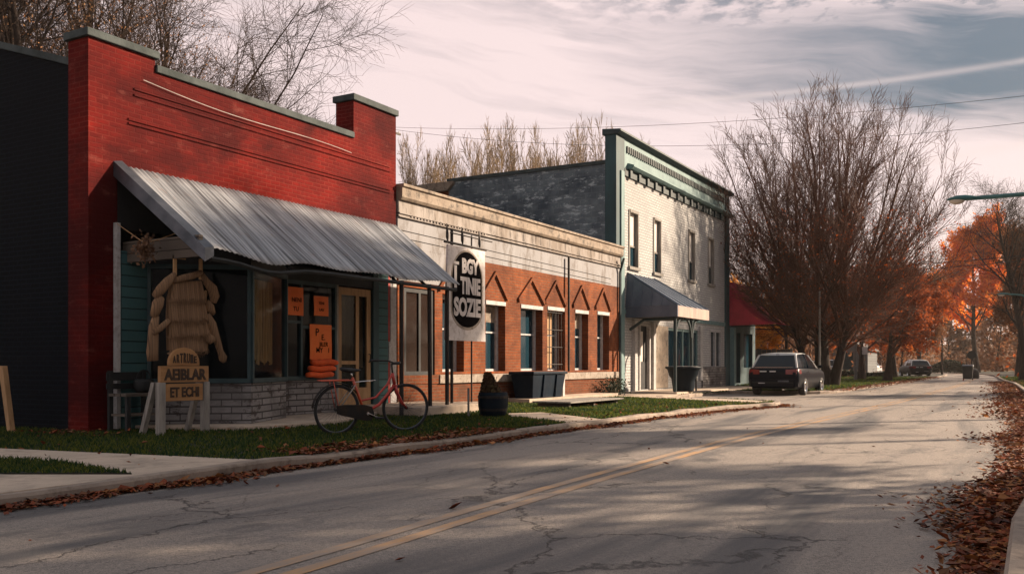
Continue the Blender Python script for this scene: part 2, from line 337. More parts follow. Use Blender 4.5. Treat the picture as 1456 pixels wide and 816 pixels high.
# ------------------------------------------------------------------ mesh helpers
class MB:
    def __init__(s): s.v = []; s.f = []; s.mi = []; s.cur = 0
    def add(s, vs, fs):
        o = len(s.v); s.v += [tuple(p) for p in vs]; s.f += [tuple(i+o for i in f) for f in fs]; s.mi += [s.cur]*len(fs); return s
    def box(s, x0, x1, y0, y1, z0, z1):
        if x0 > x1: x0, x1 = x1, x0
        if y0 > y1: y0, y1 = y1, y0
        return s.add([(x0,y0,z0),(x1,y0,z0),(x1,y1,z0),(x0,y1,z0),(x0,y0,z1),(x1,y0,z1),(x1,y1,z1),(x0,y1,z1)],
              [(0,3,2,1),(4,5,6,7),(0,1,5,4),(1,2,6,5),(2,3,7,6),(3,0,4,7)])
    def quad(s, a, b, c, d): return s.add([a,b,c,d], [(0,1,2,3)])
    def prism(s, pts, ax, a, b):
        """extrude a 2-D outline along axis ax from a to b (outline uses the other two axes in x,y,z order)"""
        n = len(pts)
        def P(p, t):
            q = list(p); q.insert(ax, t); return tuple(q)
        return s.add([P(p,a) for p in pts]+[P(p,b) for p in pts],
              [tuple(range(n))[::-1], tuple(range(n,2*n))]+[(i,(i+1)%n,n+(i+1)%n,n+i) for i in range(n)])
    def wallseg(s, p, q, z0, z1, th):
        """upright slab between two plan points, th thick to the left of p->q"""
        d = Vector((q[0]-p[0], q[1]-p[1], 0)); n = Vector((-d.y, d.x, 0)).normalized()*th
        pts = [(p[0],p[1]),(q[0],q[1]),(q[0]+n.x,q[1]+n.y),(p[0]+n.x,p[1]+n.y)]
        return s.prism(pts, 2, z0, z1)
    def tube(s, path, r, n=8, cap=True):
        P = [Vector(p) for p in path]; rr = r if isinstance(r, (list, tuple)) else [r]*len(P)
        vs = []; up = None
        for i, p in enumerate(P):
            t = (P[min(i+1,len(P)-1)]-P[max(i-1,0)]).normalized()
            if up is None: up = Vector((0,0,1)) if abs(t.z) < .9 else Vector((1,0,0))
            a = t.cross(up).normalized(); b = a.cross(t).normalized(); up = b
            for k in range(n):
                w = 2*math.pi*k/n; vs.append(p+(a*math.cos(w)+b*math.sin(w))*rr[i])
        fs = [(i*n+k, i*n+(k+1)%n, (i+1)*n+(k+1)%n, (i+1)*n+k) for i in range(len(P)-1) for k in range(n)]
        if cap: fs += [tuple(range(n))[::-1], tuple(range((len(P)-1)*n, len(P)*n))]
        return s.add(vs, fs)
    def lathe(s, prof, n=20, c=(0,0,0)):
        vs = [(c[0]+r*math.cos(2*math.pi*k/n), c[1]+r*math.sin(2*math.pi*k/n), c[2]+z) for r, z in prof for k in range(n)]
        m = len(prof)
        fs = [(i*n+k, i*n+(k+1)%n, (i+1)*n+(k+1)%n, (i+1)*n+k) for i in range(m-1) for k in range(n)]
        fs += [tuple(range(n))[::-1], tuple(range((m-1)*n, m*n))]
        return s.add(vs, fs)
    def grid(s, rows):
        m = len(rows[0]); vs = [p for r in rows for p in r]
        return s.add(vs, [(i*m+j, i*m+j+1, (i+1)*m+j+1, (i+1)*m+j) for i in range(len(rows)-1) for j in range(m-1)])
    def loft(s, rings):
        m = len(rings[0]); vs = [p for r in rings for p in r]
        fs = [(i*m+j, i*m+(j+1)%m, (i+1)*m+(j+1)%m, (i+1)*m+j) for i in range(len(rings)-1) for j in range(m)]
        fs += [tuple(range(m))[::-1], tuple(range((len(rings)-1)*m, len(rings)*m))]
        return s.add(vs, fs)
    def ball(s, c, r, n=10, m=7):
        c = Vector(c); r = r if isinstance(r, (tuple, list)) else (r,r,r)
        rows = []
        for i in range(m+1):
            th = math.pi*i/m
            rows.append([(c.x+r[0]*math.sin(th)*math.cos(2*math.pi*k/n), c.y+r[1]*math.sin(th)*math.sin(2*math.pi*k/n), c.z-r[2]*math.cos(th)) for k in range(n+1)])
        return s.grid(rows)
    def text(s, body, size, at, right, up, depth=.006, bold=0, align='CENTER', sx=1.0, fit=None):
        """lettering as geometry: right / up give the plane, front faces right x up"""
        cu = bpy.data.curves.new('lettering', 'FONT'); cu.body = body; cu.size = size; cu.extrude = depth/2; cu.offset = bold
        cu.align_x = align; cu.resolution_u = 3
        ob = bpy.data.objects.new('lettering', cu); COL.objects.link(ob)
        dg = bpy.context.evaluated_depsgraph_get(); me = ob.evaluated_get(dg).to_mesh()
        rv = Vector(right).normalized(); uv = Vector(up).normalized(); nv = rv.cross(uv); at = Vector(at)
        xs = [v.co.x for v in me.vertices]
        k = sx if fit is None else fit/(max(xs)-min(xs))
        vs = [at+rv*v.co.x*k+uv*v.co.y+nv*v.co.z for v in me.vertices]; fs = [tuple(p.vertices) for p in me.polygons]
        ob.evaluated_get(dg).to_mesh_clear(); bpy.data.objects.remove(ob); bpy.data.curves.remove(cu)
        return s.add(vs, fs)
    def build(s, name, mats, parent=None, smooth=False, bevel=0, world=True):
        me = bpy.data.meshes.new(name); me.from_pydata([tuple(v) for v in s.v], [], s.f)
        if not isinstance(mats, (list, tuple)): mats = [mats]
        for m in mats: me.materials.append(M_[m] if isinstance(m, str) else m)
        if len(mats) > 1: me.polygons.foreach_set('material_index', s.mi)
        if smooth: me.polygons.foreach_set('use_smooth', [True]*len(me.polygons))
        me.validate(); me.update()
        o = bpy.data.objects.new(name, me); COL.objects.link(o)
        if parent:
            o.parent = parent
            if world: o.matrix_parent_inverse = wm(parent).inverted()
        if smooth == 'auto' or bevel:
            if bevel:
                b = o.modifiers.new('bevel', 'BEVEL'); b.width = bevel; b.segments = 2; b.limit_method = 'ANGLE'; b.angle_limit = R(40)
        return o
def wm(o):
    m = Matrix.LocRotScale(o.location, o.rotation_euler, o.scale)
    if o.parent: m = wm(o.parent) @ o.matrix_parent_inverse @ m
    return m
def tag(o, label, cat, group=None):
    o['label'] = label; o['category'] = cat
    if group: o['group'] = group
    return o
def thing(name, label, cat, loc=(0,0,0), rz=0, group=None, scale=1):
    o = bpy.data.objects.new(name, None); COL.objects.link(o); o.empty_display_size = .2
    o.location = loc; o.rotation_euler = (0,0,rz); o.scale = (scale,)*3 if isinstance(scale, (int, float)) else scale
    return tag(o, label, cat, group)
def copy_tree(o, parent=None):
    c = o.copy(); COL.objects.link(c)
    if parent: c.parent = parent
    for ch in list(o.children): copy_tree(ch, c)
    return c
def struct(o): o['kind'] = 'structure'; return o
def stuff(o): o['kind'] = 'stuff'; return o
def bx(*a): return MB().box(*a)
def np_mesh(name, V, F, mat_, parent=None, world=False):
    """V (n,3); F (m,k) uniform polygons"""
    me = bpy.data.meshes.new(name); k = F.shape[1]
    me.vertices.add(len(V)); me.vertices.foreach_set('co', np.asarray(V, np.float32).ravel())
    me.loops.add(F.size); me.loops.foreach_set('vertex_index', np.asarray(F, np.int32).ravel())
    me.polygons.add(len(F)); me.polygons.foreach_set('loop_start', np.arange(0, F.size, k, dtype=np.int32))
    try: me.polygons.foreach_set('loop_total', np.full(len(F), k, np.int32))
    except Exception: pass
    me.materials.append(M_[mat_] if isinstance(mat_, str) else mat_)
    me.update(calc_edges=True); me.validate()
    o = bpy.data.objects.new(name, me); COL.objects.link(o)
    if parent:
        o.parent = parent
        if world: o.matrix_parent_inverse = wm(parent).inverted()
    return o
def in_poly(X, Y, poly):
    ins = np.zeros(len(X), bool); n = len(poly)
    for i in range(n):
        x0, y0 = poly[i]; x1, y1 = poly[(i+1)%n]
        if y0 == y1: continue
        c = ((y0 > Y) != (y1 > Y)) & (X < (x1-x0)*(Y-y0)/(y1-y0)+x0); ins ^= c
    return ins
def wall_x(m, xf, xb, y0, y1, z0, z1, holes):
    """wall facing +X between y0..y1 with rectangular holes (ya,yb,za,zb): front, back, reveals and outer edges"""
    ys = sorted({y0, y1, *[h[0] for h in holes], *[h[1] for h in holes]}); zs = sorted({z0, z1, *[h[2] for h in holes], *[h[3] for h in holes]})
    solid = lambda i, j: 0 <= i < len(ys)-1 and 0 <= j < len(zs)-1 and not any(h[0] <= (ys[i]+ys[i+1])/2 <= h[1] and h[2] <= (zs[j]+zs[j+1])/2 <= h[3] for h in holes)
    for i in range(len(ys)-1):
        for j in range(len(zs)-1):
            if not solid(i, j): continue
            a, b, c, d = ys[i], ys[i+1], zs[j], zs[j+1]
            m.quad((xf,a,c),(xf,b,c),(xf,b,d),(xf,a,d)); m.quad((xb,a,d),(xb,b,d),(xb,b,c),(xb,a,c))
            if not solid(i-1, j): m.quad((xf,a,c),(xf,a,d),(xb,a,d),(xb,a,c))
            if not solid(i+1, j): m.quad((xf,b,d),(xf,b,c),(xb,b,c),(xb,b,d))
            if not solid(i, j-1): m.quad((xf,b,c),(xf,a,c),(xb,a,c),(xb,b,c))
            if not solid(i, j+1): m.quad((xf,a,d),(xf,b,d),(xb,b,d),(xb,a,d))
    return m

# ------------------------------------------------------------------ ground, road, kerbs
ZR = -.10
LK = [(-6.55,-30),(-6.55,2),(-6.5,6.7),(-6.42,9.3),(-6.42,13.2),(-6.3,17),(-6.2,19.4),(-5.75,22),(-5.55,23.2),(-5.9,24.2),(-7.2,25.0),(-9.4,25.4),(-9.5,28),(-9.4,32.3),(-7.6,33),(-6.4,34.2),(-6.3,38),(-6.35,56),(-6.6,80),(-7.6,100),(-12,120),(-22,138)]
RK = [(-.13,-30),(-.12,6.5),(.02,10),(.10,18),(-.15,32),(-.45,42),(-.95,54),(-2.0,70),(-3.0,90),(-4.6,106),(-9,122),(-17,138)]
def smooth_line(pts, k=4):
    out = []
    for i in range(len(pts)-1):
        p0 = pts[max(i-1,0)]; p1 = pts[i]; p2 = pts[i+1]; p3 = pts[min(i+2,len(pts)-1)]
        for j in range(k):
            t = j/k
            out.append(tuple(.5*((2*p1[a])+(-p0[a]+p2[a])*t+(2*p0[a]-5*p1[a]+4*p2[a]-p3[a])*t*t+(-p0[a]+3*p1[a]-3*p2[a]+p3[a])*t**3) for a in (0,1)))
    return out+[pts[-1]]
LKs = smooth_line(LK[1:], 4); LKs = [LK[0]]+LKs
RKs = smooth_line(RK[1:], 3); RKs = [RK[0]]+RKs

struct(MB().quad((-900,-900,-.13),(900,-900,-.13),(900,900,-.13),(-900,900,-.13)).build('ground', 'earth'))
def sheet(name, poly, z, m): return struct(MB().add([(x,y,z) for x, y in poly], [tuple(range(len(poly)))]).build(name, m))
road_poly = [(-9.9 if 24 < y < 33.5 else x-.1, y) for x, y in LK]+[(x+.1, y) for x, y in RK[::-1]]
sheet('road', road_poly, ZR, 'asphalt')
# lawns are raised slabs behind the kerbs
def slab(name, line, far, z0, z1, m, sgn):
    mb = MB(); n = len(line)
    for i in range(n-1):
        (xa, ya), (xb, yb) = line[i], line[i+1]
        mb.quad((xa,ya,z1),(far,ya,z1),(far,yb,z1),(xb,yb,z1)) if sgn > 0 else mb.quad((far,ya,z1),(xa,ya,z1),(xb,yb,z1),(far,yb,z1))
        mb.quad((xa,ya,z0),(xa,ya,z1),(xb,yb,z1),(xb,yb,z0))
    return struct(mb.build(name, m))
KW = .16
def offset(line, d):
    out = []
    for i, p in enumerate(line):
        a = line[max(i-1,0)]; b = line[min(i+1,len(line)-1)]
        t = Vector((b[0]-a[0], b[1]-a[1])).normalized(); out.append((p[0]-t.y*d, p[1]+t.x*d))
    return out
def mono(line):
    out = [line[0]]
    for p in line[1:]:
        if p[1] > out[-1][1]+1e-3: out.append(p)
    return out
slab('lawn', mono(offset(LKs, KW-.01)), -70, -.13, -.012, 'soil', -1)
slab('verge', mono(offset(RKs, -KW+.01)), 60, -.13, -.012, 'soil', 1)
def kerb(name, line, sgn, top=.005):
    mb = MB(); inner = offset(line, KW*sgn); edge = offset(line, .02*sgn)
    rows = []
    for i, (x, y) in enumerate(line):
        w = .012*math.sin(i*1.7)+.006*math.sin(i*4.1)
        rows.append([(x,y,-.13),(x,y,top-.025+w),(edge[i][0],edge[i][1],top+w),(inner[i][0],inner[i][1],top+w),(inner[i][0],inner[i][1],-.13)])
    mb.grid(rows)
    return struct(mb.build(name, 'kerb'))
kerb('kerb', LKs, 1); kerb('kerb', RKs, -1)

# centre line
CL = smooth_line([(-3.32,-4),(-3.32,-1.5),(-3.32,1),(-3.33,3.5),(-3.44,5.7),(-3.54,8.3),(-3.62,13.3),(-3.5,19.3),(-3.3,30),(-3.35,56),(-4.4,90),(-6.2,104),(-10.5,121),(-19.5,138)], 6)
mb = MB()
for d in (-.15, .05):
    a = offset(CL, d); b = offset(CL, d+.105)
    mb.grid([[(p[0],p[1],ZR+.004),(q[0],q[1],ZR+.004)] for p, q in zip(a, b)])
struct(mb.build('road_marking', 'yellow'))

# pavement paths (sheets just above the lawn) and the concrete apron
def path(name, poly, z=.0):
    mb = MB(); n = len(poly)
    mb.add([(x,y,z) for x, y in poly]+[(x,y,-.03) for x, y in poly], [tuple(range(n))]+[(i,(i+1)%n,n+(i+1)%n,n+i) for i in range(n)])
    return struct(mb.build(name, 'concrete'))
path('pavement', [(-6.66,2.0),(-6.63,6.70),(-10.2,6.13),(-16,5.2),(-16,1)])
path('footpath', [(-8.95,15.4),(-8.5,16.1),(-6.45,14.55),(-6.52,13.4),(-8.3,14.5)])
path('driveway', [(-11.75,27.2),(-11.75,40),(-9.5,40),(-9.42,33),(-9.62,31.8),(-9.66,28),(-9.55,25.6)])
path('footpath', [(-5.95,22.6),(-5.9,23.9),(-7.3,24.75),(-9.6,25.3),(-9.6,26.2),(-11.7,26.2),(-11.7,25.4),(-9.4,24.5)], .004)
wedge = [(-8.85,5.36),(-8.2,5.48),(-6.78,5.24),(-7.73,4.7),(-14,3.4),(-14,4.5)]
struct(MB().add([(x,y,.012) for x, y in wedge]+[(x,y,-.05) for x, y in wedge], [tuple(range(6))]+[(i,(i+1)%6,6+(i+1)%6,6+i) for i in range(6)]).build('lawn_strip', 'soil'))

# ------------------------------------------------------------------ red brick shop
def red_shop():
    t = thing('brick_shop', 'red painted brick shop with stepped parapet and corrugated metal awning', 'shop', (-13, 12, 0))
    XF, XB = -11.6, -12.05
    Y0, Y1 = 8.25, 15.42
    m = MB(); wall_x(m, XF, XB, Y0, Y1, -.1, 5.38, [(8.72, 15.0, -.1, 3.72)])
    m.build('front_wall', 'red', t)
    m = MB(); m.box(XF, XB, Y0, 9.38, 5.38, 5.58); m.build('parapet_pier', 'red', t)
    m = MB(); m.box(XF, XB, 14.05, Y1, 5.38, 6.13); m.build('parapet_pier', 'red', t)
    bx(XF+.04, XB-.04, 9.39, 14.04, 5.385, 5.50).build('coping', 'coping', t, bevel=.012)
    bx(XF+.05, XB-.05, Y0-.05, 9.43, 5.585, 5.70).build('coping', 'coping', t, bevel=.012)
    bx(XF+.05, XB-.05, 14.0, Y1+.04, 6.135, 6.26).build('coping', 'coping', t, bevel=.012)
    # corbel lines across the front
    m = MB()
    for z, y0, y1 in ((5.02, 9.0, 15.2), (4.93, 9.0, 15.2), (4.55, 8.9, 15.2), (4.49, 8.9, 15.2)): m.box(XF, XF+.018, y0, y1, z, z+.03)
    m.build('brick_course', 'red', t)
    # dark side wall, its top rising to the rear
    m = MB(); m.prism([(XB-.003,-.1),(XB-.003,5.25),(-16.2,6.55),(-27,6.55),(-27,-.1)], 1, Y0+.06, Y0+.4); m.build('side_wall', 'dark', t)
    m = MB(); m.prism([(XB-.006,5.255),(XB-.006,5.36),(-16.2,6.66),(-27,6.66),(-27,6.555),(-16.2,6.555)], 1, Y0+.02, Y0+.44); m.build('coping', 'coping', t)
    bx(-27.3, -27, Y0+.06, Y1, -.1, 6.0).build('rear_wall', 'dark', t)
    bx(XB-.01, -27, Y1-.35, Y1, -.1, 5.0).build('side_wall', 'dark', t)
    bx(XB-.01, -27, Y0+.41, Y1-.36, 4.75, 4.9).build('roof', 'roofing', t)
    # --- storefront under the awning
    B, C, D, E, F = (-11.5, 9.17), (-10.3, 10.07), (-10.95, 11.5), (-11.42, 11.95), (-11.42, 13.3)
    bx(-11.75, -11.5, 8.72, 9.17, -.05, 2.6).build('siding', 'siding', t)
    bx(-11.75, -11.45, 14.60, 14.96, -.05, 2.95).build('siding', 'siding', t)
    bx(-11.72, -11.40, 14.42, 14.595, -.05, 2.9).build('door_jamb', 'teal', t)
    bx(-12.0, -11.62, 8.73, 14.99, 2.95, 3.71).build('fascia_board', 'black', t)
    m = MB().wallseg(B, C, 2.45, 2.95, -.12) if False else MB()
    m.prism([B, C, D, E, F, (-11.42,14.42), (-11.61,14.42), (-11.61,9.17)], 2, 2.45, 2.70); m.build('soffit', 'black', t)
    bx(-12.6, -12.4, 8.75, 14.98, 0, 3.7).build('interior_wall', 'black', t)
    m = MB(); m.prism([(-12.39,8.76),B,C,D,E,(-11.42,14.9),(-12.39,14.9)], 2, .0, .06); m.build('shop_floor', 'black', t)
    # low masonry base
    def base(p, q, z1=.66):
        return MB().wallseg(p, q, .06, z1, .18).build('window_base', 'oldwhite', t)
    base(B, C); base(C, D); base(E, F, .66)
    MB().wallseg(D, E, .06, 2.449, .06).build('window_post', 'tealdark', t)
    def shopwin(p, q, z0, z1, rails=(), posts=(), glass='glass', w=.05):
        d = Vector((q[0]-p[0], q[1]-p[1])); L = d.length; d /= L; n = Vector((-d.y, d.x))
        P = lambda a, off: (p[0]+d.x*a+n.x*off, p[1]+d.y*a+n.y*off)
        m = MB()
        def post(a, wd, za, zb): m.prism([P(a,-.035),P(a+wd,-.035),P(a+wd,.055),P(a,.055)], 2, za, zb)
        post(0, w, z0, z1); post(L-w, w, z0, z1)
        for a in posts: post(a*L-w/2, w, z0+.07, z1-.07)
        for za, h in [(z0,.07),(z1-.07,.07)]:
            m.prism([P(w,-.03),P(L-w,-.03),P(L-w,.05),P(w,.05)], 2, za, za+h)
        cuts = [0]+list(posts)+[1]
        for k, z in rails:
            a0 = cuts[k]*L+w/2+(w/2 if k == 0 else 0); a1 = cuts[k+1]*L-w/2-(w/2 if k+2 == len(cuts) else 0)
            m.prism([P(a0,-.028),P(a1,-.028),P(a1,.048),P(a0,.048)], 2, z, z+.05)
        fr = m.build('display_window', 'tealframe', t)
        MB().add([(*P(w*.5,.01),z0+.03),(*P(L-w*.5,.01),z0+.03),(*P(L-w*.5,.01),z1-.03),(*P(w*.5,.01),z1-.03)], [(0,1,2,3)]).build('pane', glass, fr)
        return P, L, fr
    shopwin(B, C, .67, 2.45)
    P1, L1, _ = shopwin(C, D, .67, 2.45)
    P2, L2, _ = shopwin(E, F, .67, 2.45, rails=((0, 1.68), (1, 1.60)), posts=(.30,))
    # gold panel just behind the angled pane, warm window light put into its colour
    m = MB(); rows = []
    for i in range(41):
        a = L1*(.22+.55*i/40); o = .10+.018*math.sin(i*1.15)+.008*math.sin(i*2.9)
        rows.append([(*P1(a,o), .98+.04*math.sin(i*.5)), (*P1(a,o*.98), 1.5), (*P1(a,o), 2.28)])
    m.grid(rows).build('gold_panel', 'gold_panel', t)
    # door with tall glazed leaf
    m = MB(); wall_x(m, -11.44, -11.50, 13.38, 14.38, .08, 2.42, [(13.50, 13.93, 1.02, 2.28), (14.02, 14.26, .5, 2.28), (13.50, 13.93, .5, .95)])
    dr = m.build('door', 'tanwood', t)
    bx(-11.475, -11.465, 13.49, 14.27, .49, 2.29).build('pane', 'glass', dr)
    MB().tube([(-11.42,14.30,1.0),(-11.38,14.30,1.0),(-11.38,14.30,1.15),(-11.42,14.30,1.15)], .012).build('handle', 'iron', dr)
    m = MB()
    m.grid([[(-11.53+.008*math.sin(i*1.4), 13.5+i*.03, .9), (-11.53+.008*math.sin(i*1.4+.4), 13.5+i*.03, 2.26)] for i in range(26)])
    m.build('gold_panel', 'gold_panel', dr)  # same gold tone behind the door pane
    bx(-11.6, -11.40, 13.31, 13.37, .06, 2.449).build('door_jamb', 'greywood', t)
    # trim strips at each end of the opening
    bx(-11.58, -11.50, 8.64, 8.70, .02, 3.0).build('corner_trim', 'whitewood', t)
    bx(-11.62, -11.56, 15.01, 15.16, 0, 3.3).build('corner_trim', 'redstrip', t)
    bx(-11.595, -11.57, 15.2, 15.40, 0, 3.2).build('corner_trim', 'whitewood', t)
    bx(-11.56, -11.47, 15.02, 15.10, 1.0, 1.42).build('meter_box', 'whitewood', t, bevel=.01)
    # concrete platform
    m = MB(); m.prism([(-12.3,8.9),(-11.4,8.95),(-10.0,9.5),(-9.75,10.3),(-9.8,11.6),(-11.3,14.9),(-12.3,14.9)], 2, -.05, .055)
    m.build('platform', 'concrete', t, bevel=.01)
    # --- awning: corrugated sheet on posts
    aw = MB(); ny = 424; ns = 9
    rows = []
    for j in range(ny+1):
        f = j/ny; y = 8.72+f*(15.38-8.72); cz = .008*math.sin(2*math.pi*(y-8.72)/.095)
        dip = -.10*math.exp(-((y-10.1)/.55)**2)-.05*math.sin(f*2.6)**2+.02*math.sin(y*3.1)
        r = []
        for i in range(ns+1):
            s_ = i/ns
            x = -11.58+s_*1.68; z = 3.86-1.30*s_-.03*math.sin(s_*3.14)+cz+dip*max(0,(s_-.55)/.45)**1.6
            yy = y+(f-.5)*-.25*s_
            r.append((x, yy, z))
        rows.append(r)
    aw.grid(rows); a = aw.build('awning', 'metal', t, smooth=True)
    sm = a.modifiers.new('thickness', 'SOLIDIFY'); sm.thickness = .006
    # rake trim on the near end
    m = MB(); m.loft([[(-11.6,8.655,3.90),(-11.6,8.80,3.93),(-11.6,8.80,3.74),(-11.6,8.655,3.68)],[(-9.86,8.79,2.55),(-9.86,8.95,2.58),(-9.86,8.95,2.45),(-9.86,8.79,2.36)]])
    m.build('awning_trim', 'flash', a)
    m = MB(); m.tube([(-9.93, 8.95+i*.27, 2.42-(.10*math.exp(-((8.95+i*.27-10.1)/.55)**2))) for i in range(24)], .035, 6); m.build('awning_rail', 'black', a)
    bx(-11.6, -10.0, 8.81, 8.88, 2.44, 2.74).build('tie_beam', 'oldwood', a)
    for k in range(6):
        y = 9.0 if k == 0 else 10.6+(k-1)*.92; m = MB(); m.tube([(-11.55, y, 3.70), (-9.98, y, 2.40)], .028, 4); m.build('rafter', 'black', a)
    for (x, y, lean) in ((-9.97, 13.42, .0), (-9.97, 14.30, .03), (-10.0, 14.95, .0)):
        m = MB(); m.tube([(x, y+lean, 0), (x, y, 2.47)], .04, 8); m.build('post', 'iron', a)
    # loose cable along the parapet
    m = MB(); m.tube([(-11.57, 9.15+i*.3, 5.2-.035*i*.3-.05*math.sin(i*.33)) for i in range(17)], .006, 4); m.build('cable', 'whitecable', t)
    return t
red_shop()

# ------------------------------------------------------------------ orange brick building
def brick_building():
    t = thing('brick_building', 'low orange brick building with white cornice and tall narrow windows', 'building', (-14, 21, 0))
    XF, XB = -11.6, -11.95; Y0, Y1 = 15.48, 27.3
    wins = [(17.15,18.05,.78,2.55), (19.02,19.98,.78,2.52), (20.78,22.0,.78,2.52), (22.28,23.30,.78,2.55), (24.02,24.93,.78,2.55), (25.58,26.48,.78,2.58)]
    front = (15.7,16.85,.5,2.6)
    m = MB(); wall_x(m, XF, XB, Y0, Y1, .72, 3.43, wins+[(front[0],front[1],.72,front[3])]); m.build('front_wall', 'orange', t)
    m = MB(); wall_x(m, XF-.002, XB, Y0, Y1, -.1, .52, []); m.build('plinth', 'plinth', t)
    bx(XB, XF+.05, 17.0, Y1+.0, .522, .718).build('sill_band', 'sill', t, bevel=.01)
    bx(XB, XF+.02, Y0, 16.99, .522, .718).build('sill_band', 'plinth', t)
    bx(XB, XF+.004, Y0, Y1, 3.434, 4.05).build('white_band', 'whitepaint', t)
    bx(XF+.006, XF+.012, 15.5, 18.3, 2.72, 3.43).build('white_panel', 'whitepaint', t)
    bx(XB, XF+.03, Y0, Y1+.02, 4.053, 4.40).build('frieze', 'frieze', t)
    m = MB(); m.box(XB, XF+.06, Y0, Y1+.03, 4.12, 4.145); m.box(XB, XF+.055, Y0, Y1+.03, 4.05, 4.07)
    for k in range(26): m.box(XF+.03, XF+.055, 15.9+k*.12, 15.96+k*.12, 4.075, 4.11)
    m.build('frieze_moulding', 'frieze', t)
    m = MB(); m.prism([(XB-.1,4.404),(XF+.08,4.404),(XF+.12,4.46),(XF+.12,4.66),(XF+.16,4.68),(XF+.16,4.74),(XB-.1,4.74)], 1, Y0, Y1+.08)
    m.build('cornice', 'tancop', t, bevel=.008)
    bx(-27, XB, Y0+.05, Y0+.35, -.1, 4.2).build('side_wall', 'farbrick', t); bx(-27, XB, Y1-.3, Y1, -.1, 4.2).build('side_wall', 'farbrick', t)
    bx(-27.3, -27, Y0+.05, Y1, -.1, 4.2).build('rear_wall', 'farbrick', t); bx(-27, XB-.11, Y0+.36, Y1-.31, 4.0, 4.15).build('roof', 'roofing', t)
    for i, (a, b, z0, z1) in enumerate(wins):
        xg = XF-.26
        m = MB()
        m.box(xg-.03, xg+.05, a, a+.07, z0, z1); m.box(xg-.03, xg+.05, b-.09, b, z0, z1)
        m.box(xg-.03, xg+.05, a+.07, b-.09, z1-.10, z1); m.box(xg-.03, xg+.05, a+.07, b-.09, z0, z0+.06)
        m.box(XF-.20, XF+.02, a, b, z1-.1, z1-.003) if i in (1, 2, 3, 4, 5) else None
        m.box(xg-.02, xg+.03, a+.07, b-.09, (z0+z1)/2+.08, (z0+z1)/2+.12)
        w = m.build('window', 'whitewood', t)
        if i in (1, 4): bx(xg-.003, xg+.004, a+.08, b-.10, (z0+z1)/2+.35, z1-.12).build('blind_and_sheen', 'tancop', w)
        bx(xg-.012, xg-.004, a+.06, b-.08, z0+.05, z1-.09).build('pane', 'darkglass', w)
        if i == 3:
            g = MB()
            for k in range(4): g.tube([(XF-.03, a-.12, .95+k*.48), (XF-.03, b+.08, .95+k*.48)], .012, 5)
            for k in range(6): g.tube([(XF-.05, a+.05+k*.18, z0+.02), (XF-.05, a+.05+k*.18, z1-.12)], .010, 5)
            g.build('grille', 'iron', w)
            bx(xg+.0, xg+.02, a+.28, b-.3, z0+.07, z1-.12).build('blind_and_sheen', 'tanwood', w)
        # raking brick hood over the opening
        c = (a+b)/2-.05; hw = (b-a)/2+.1; zb = z1+.03; zt = zb+.62
        for sgn in (-1, 1):
            h = MB(); h.prism([(c+sgn*hw,zb),(c+sgn*hw+sgn*.02,zb+.12),(c+sgn*.0,zt+.09),(c,zt)], 0, XF, XF+.055); h.build('hood', 'orange', w)
    m = MB(); wall_x(m, XF-.03, XF-.10, front[0], front[1], .72, front[3], [(15.82,16.28,.8,2.5),(16.36,16.76,.8,2.5)])
    w = m.build('window', 'black', t); bx(XF-.075, XF-.06, 15.8, 16.78, .78, 2.52).build('pane', 'dimglass', w)
    MB().tube([(XF+.09, 23.43, .75), (XF+.09, 23.43, 4.0)], .035, 8).build('downpipe', 'iron', t)
    MB().tube([(XF+.06, 27.22, .0), (XF+.06, 27.22, 3.9), (XF+.2, 27.2, 4.35)], .04, 8).build('downpipe', 'tealdark', t)
    for z in (3.78, 3.62):
        m = MB(); m.tube([(XF+.012, 15.6+i*1.0, z-.012*i) for i in range(12)], .006, 4); m.build('cable', 'cable', t)
    # strip of paving along the foot of the wall
    bx(-11.55, -10.75, 19.7, 25.2, -.05, .10).build('paving', 'concrete', t)
brick_building()

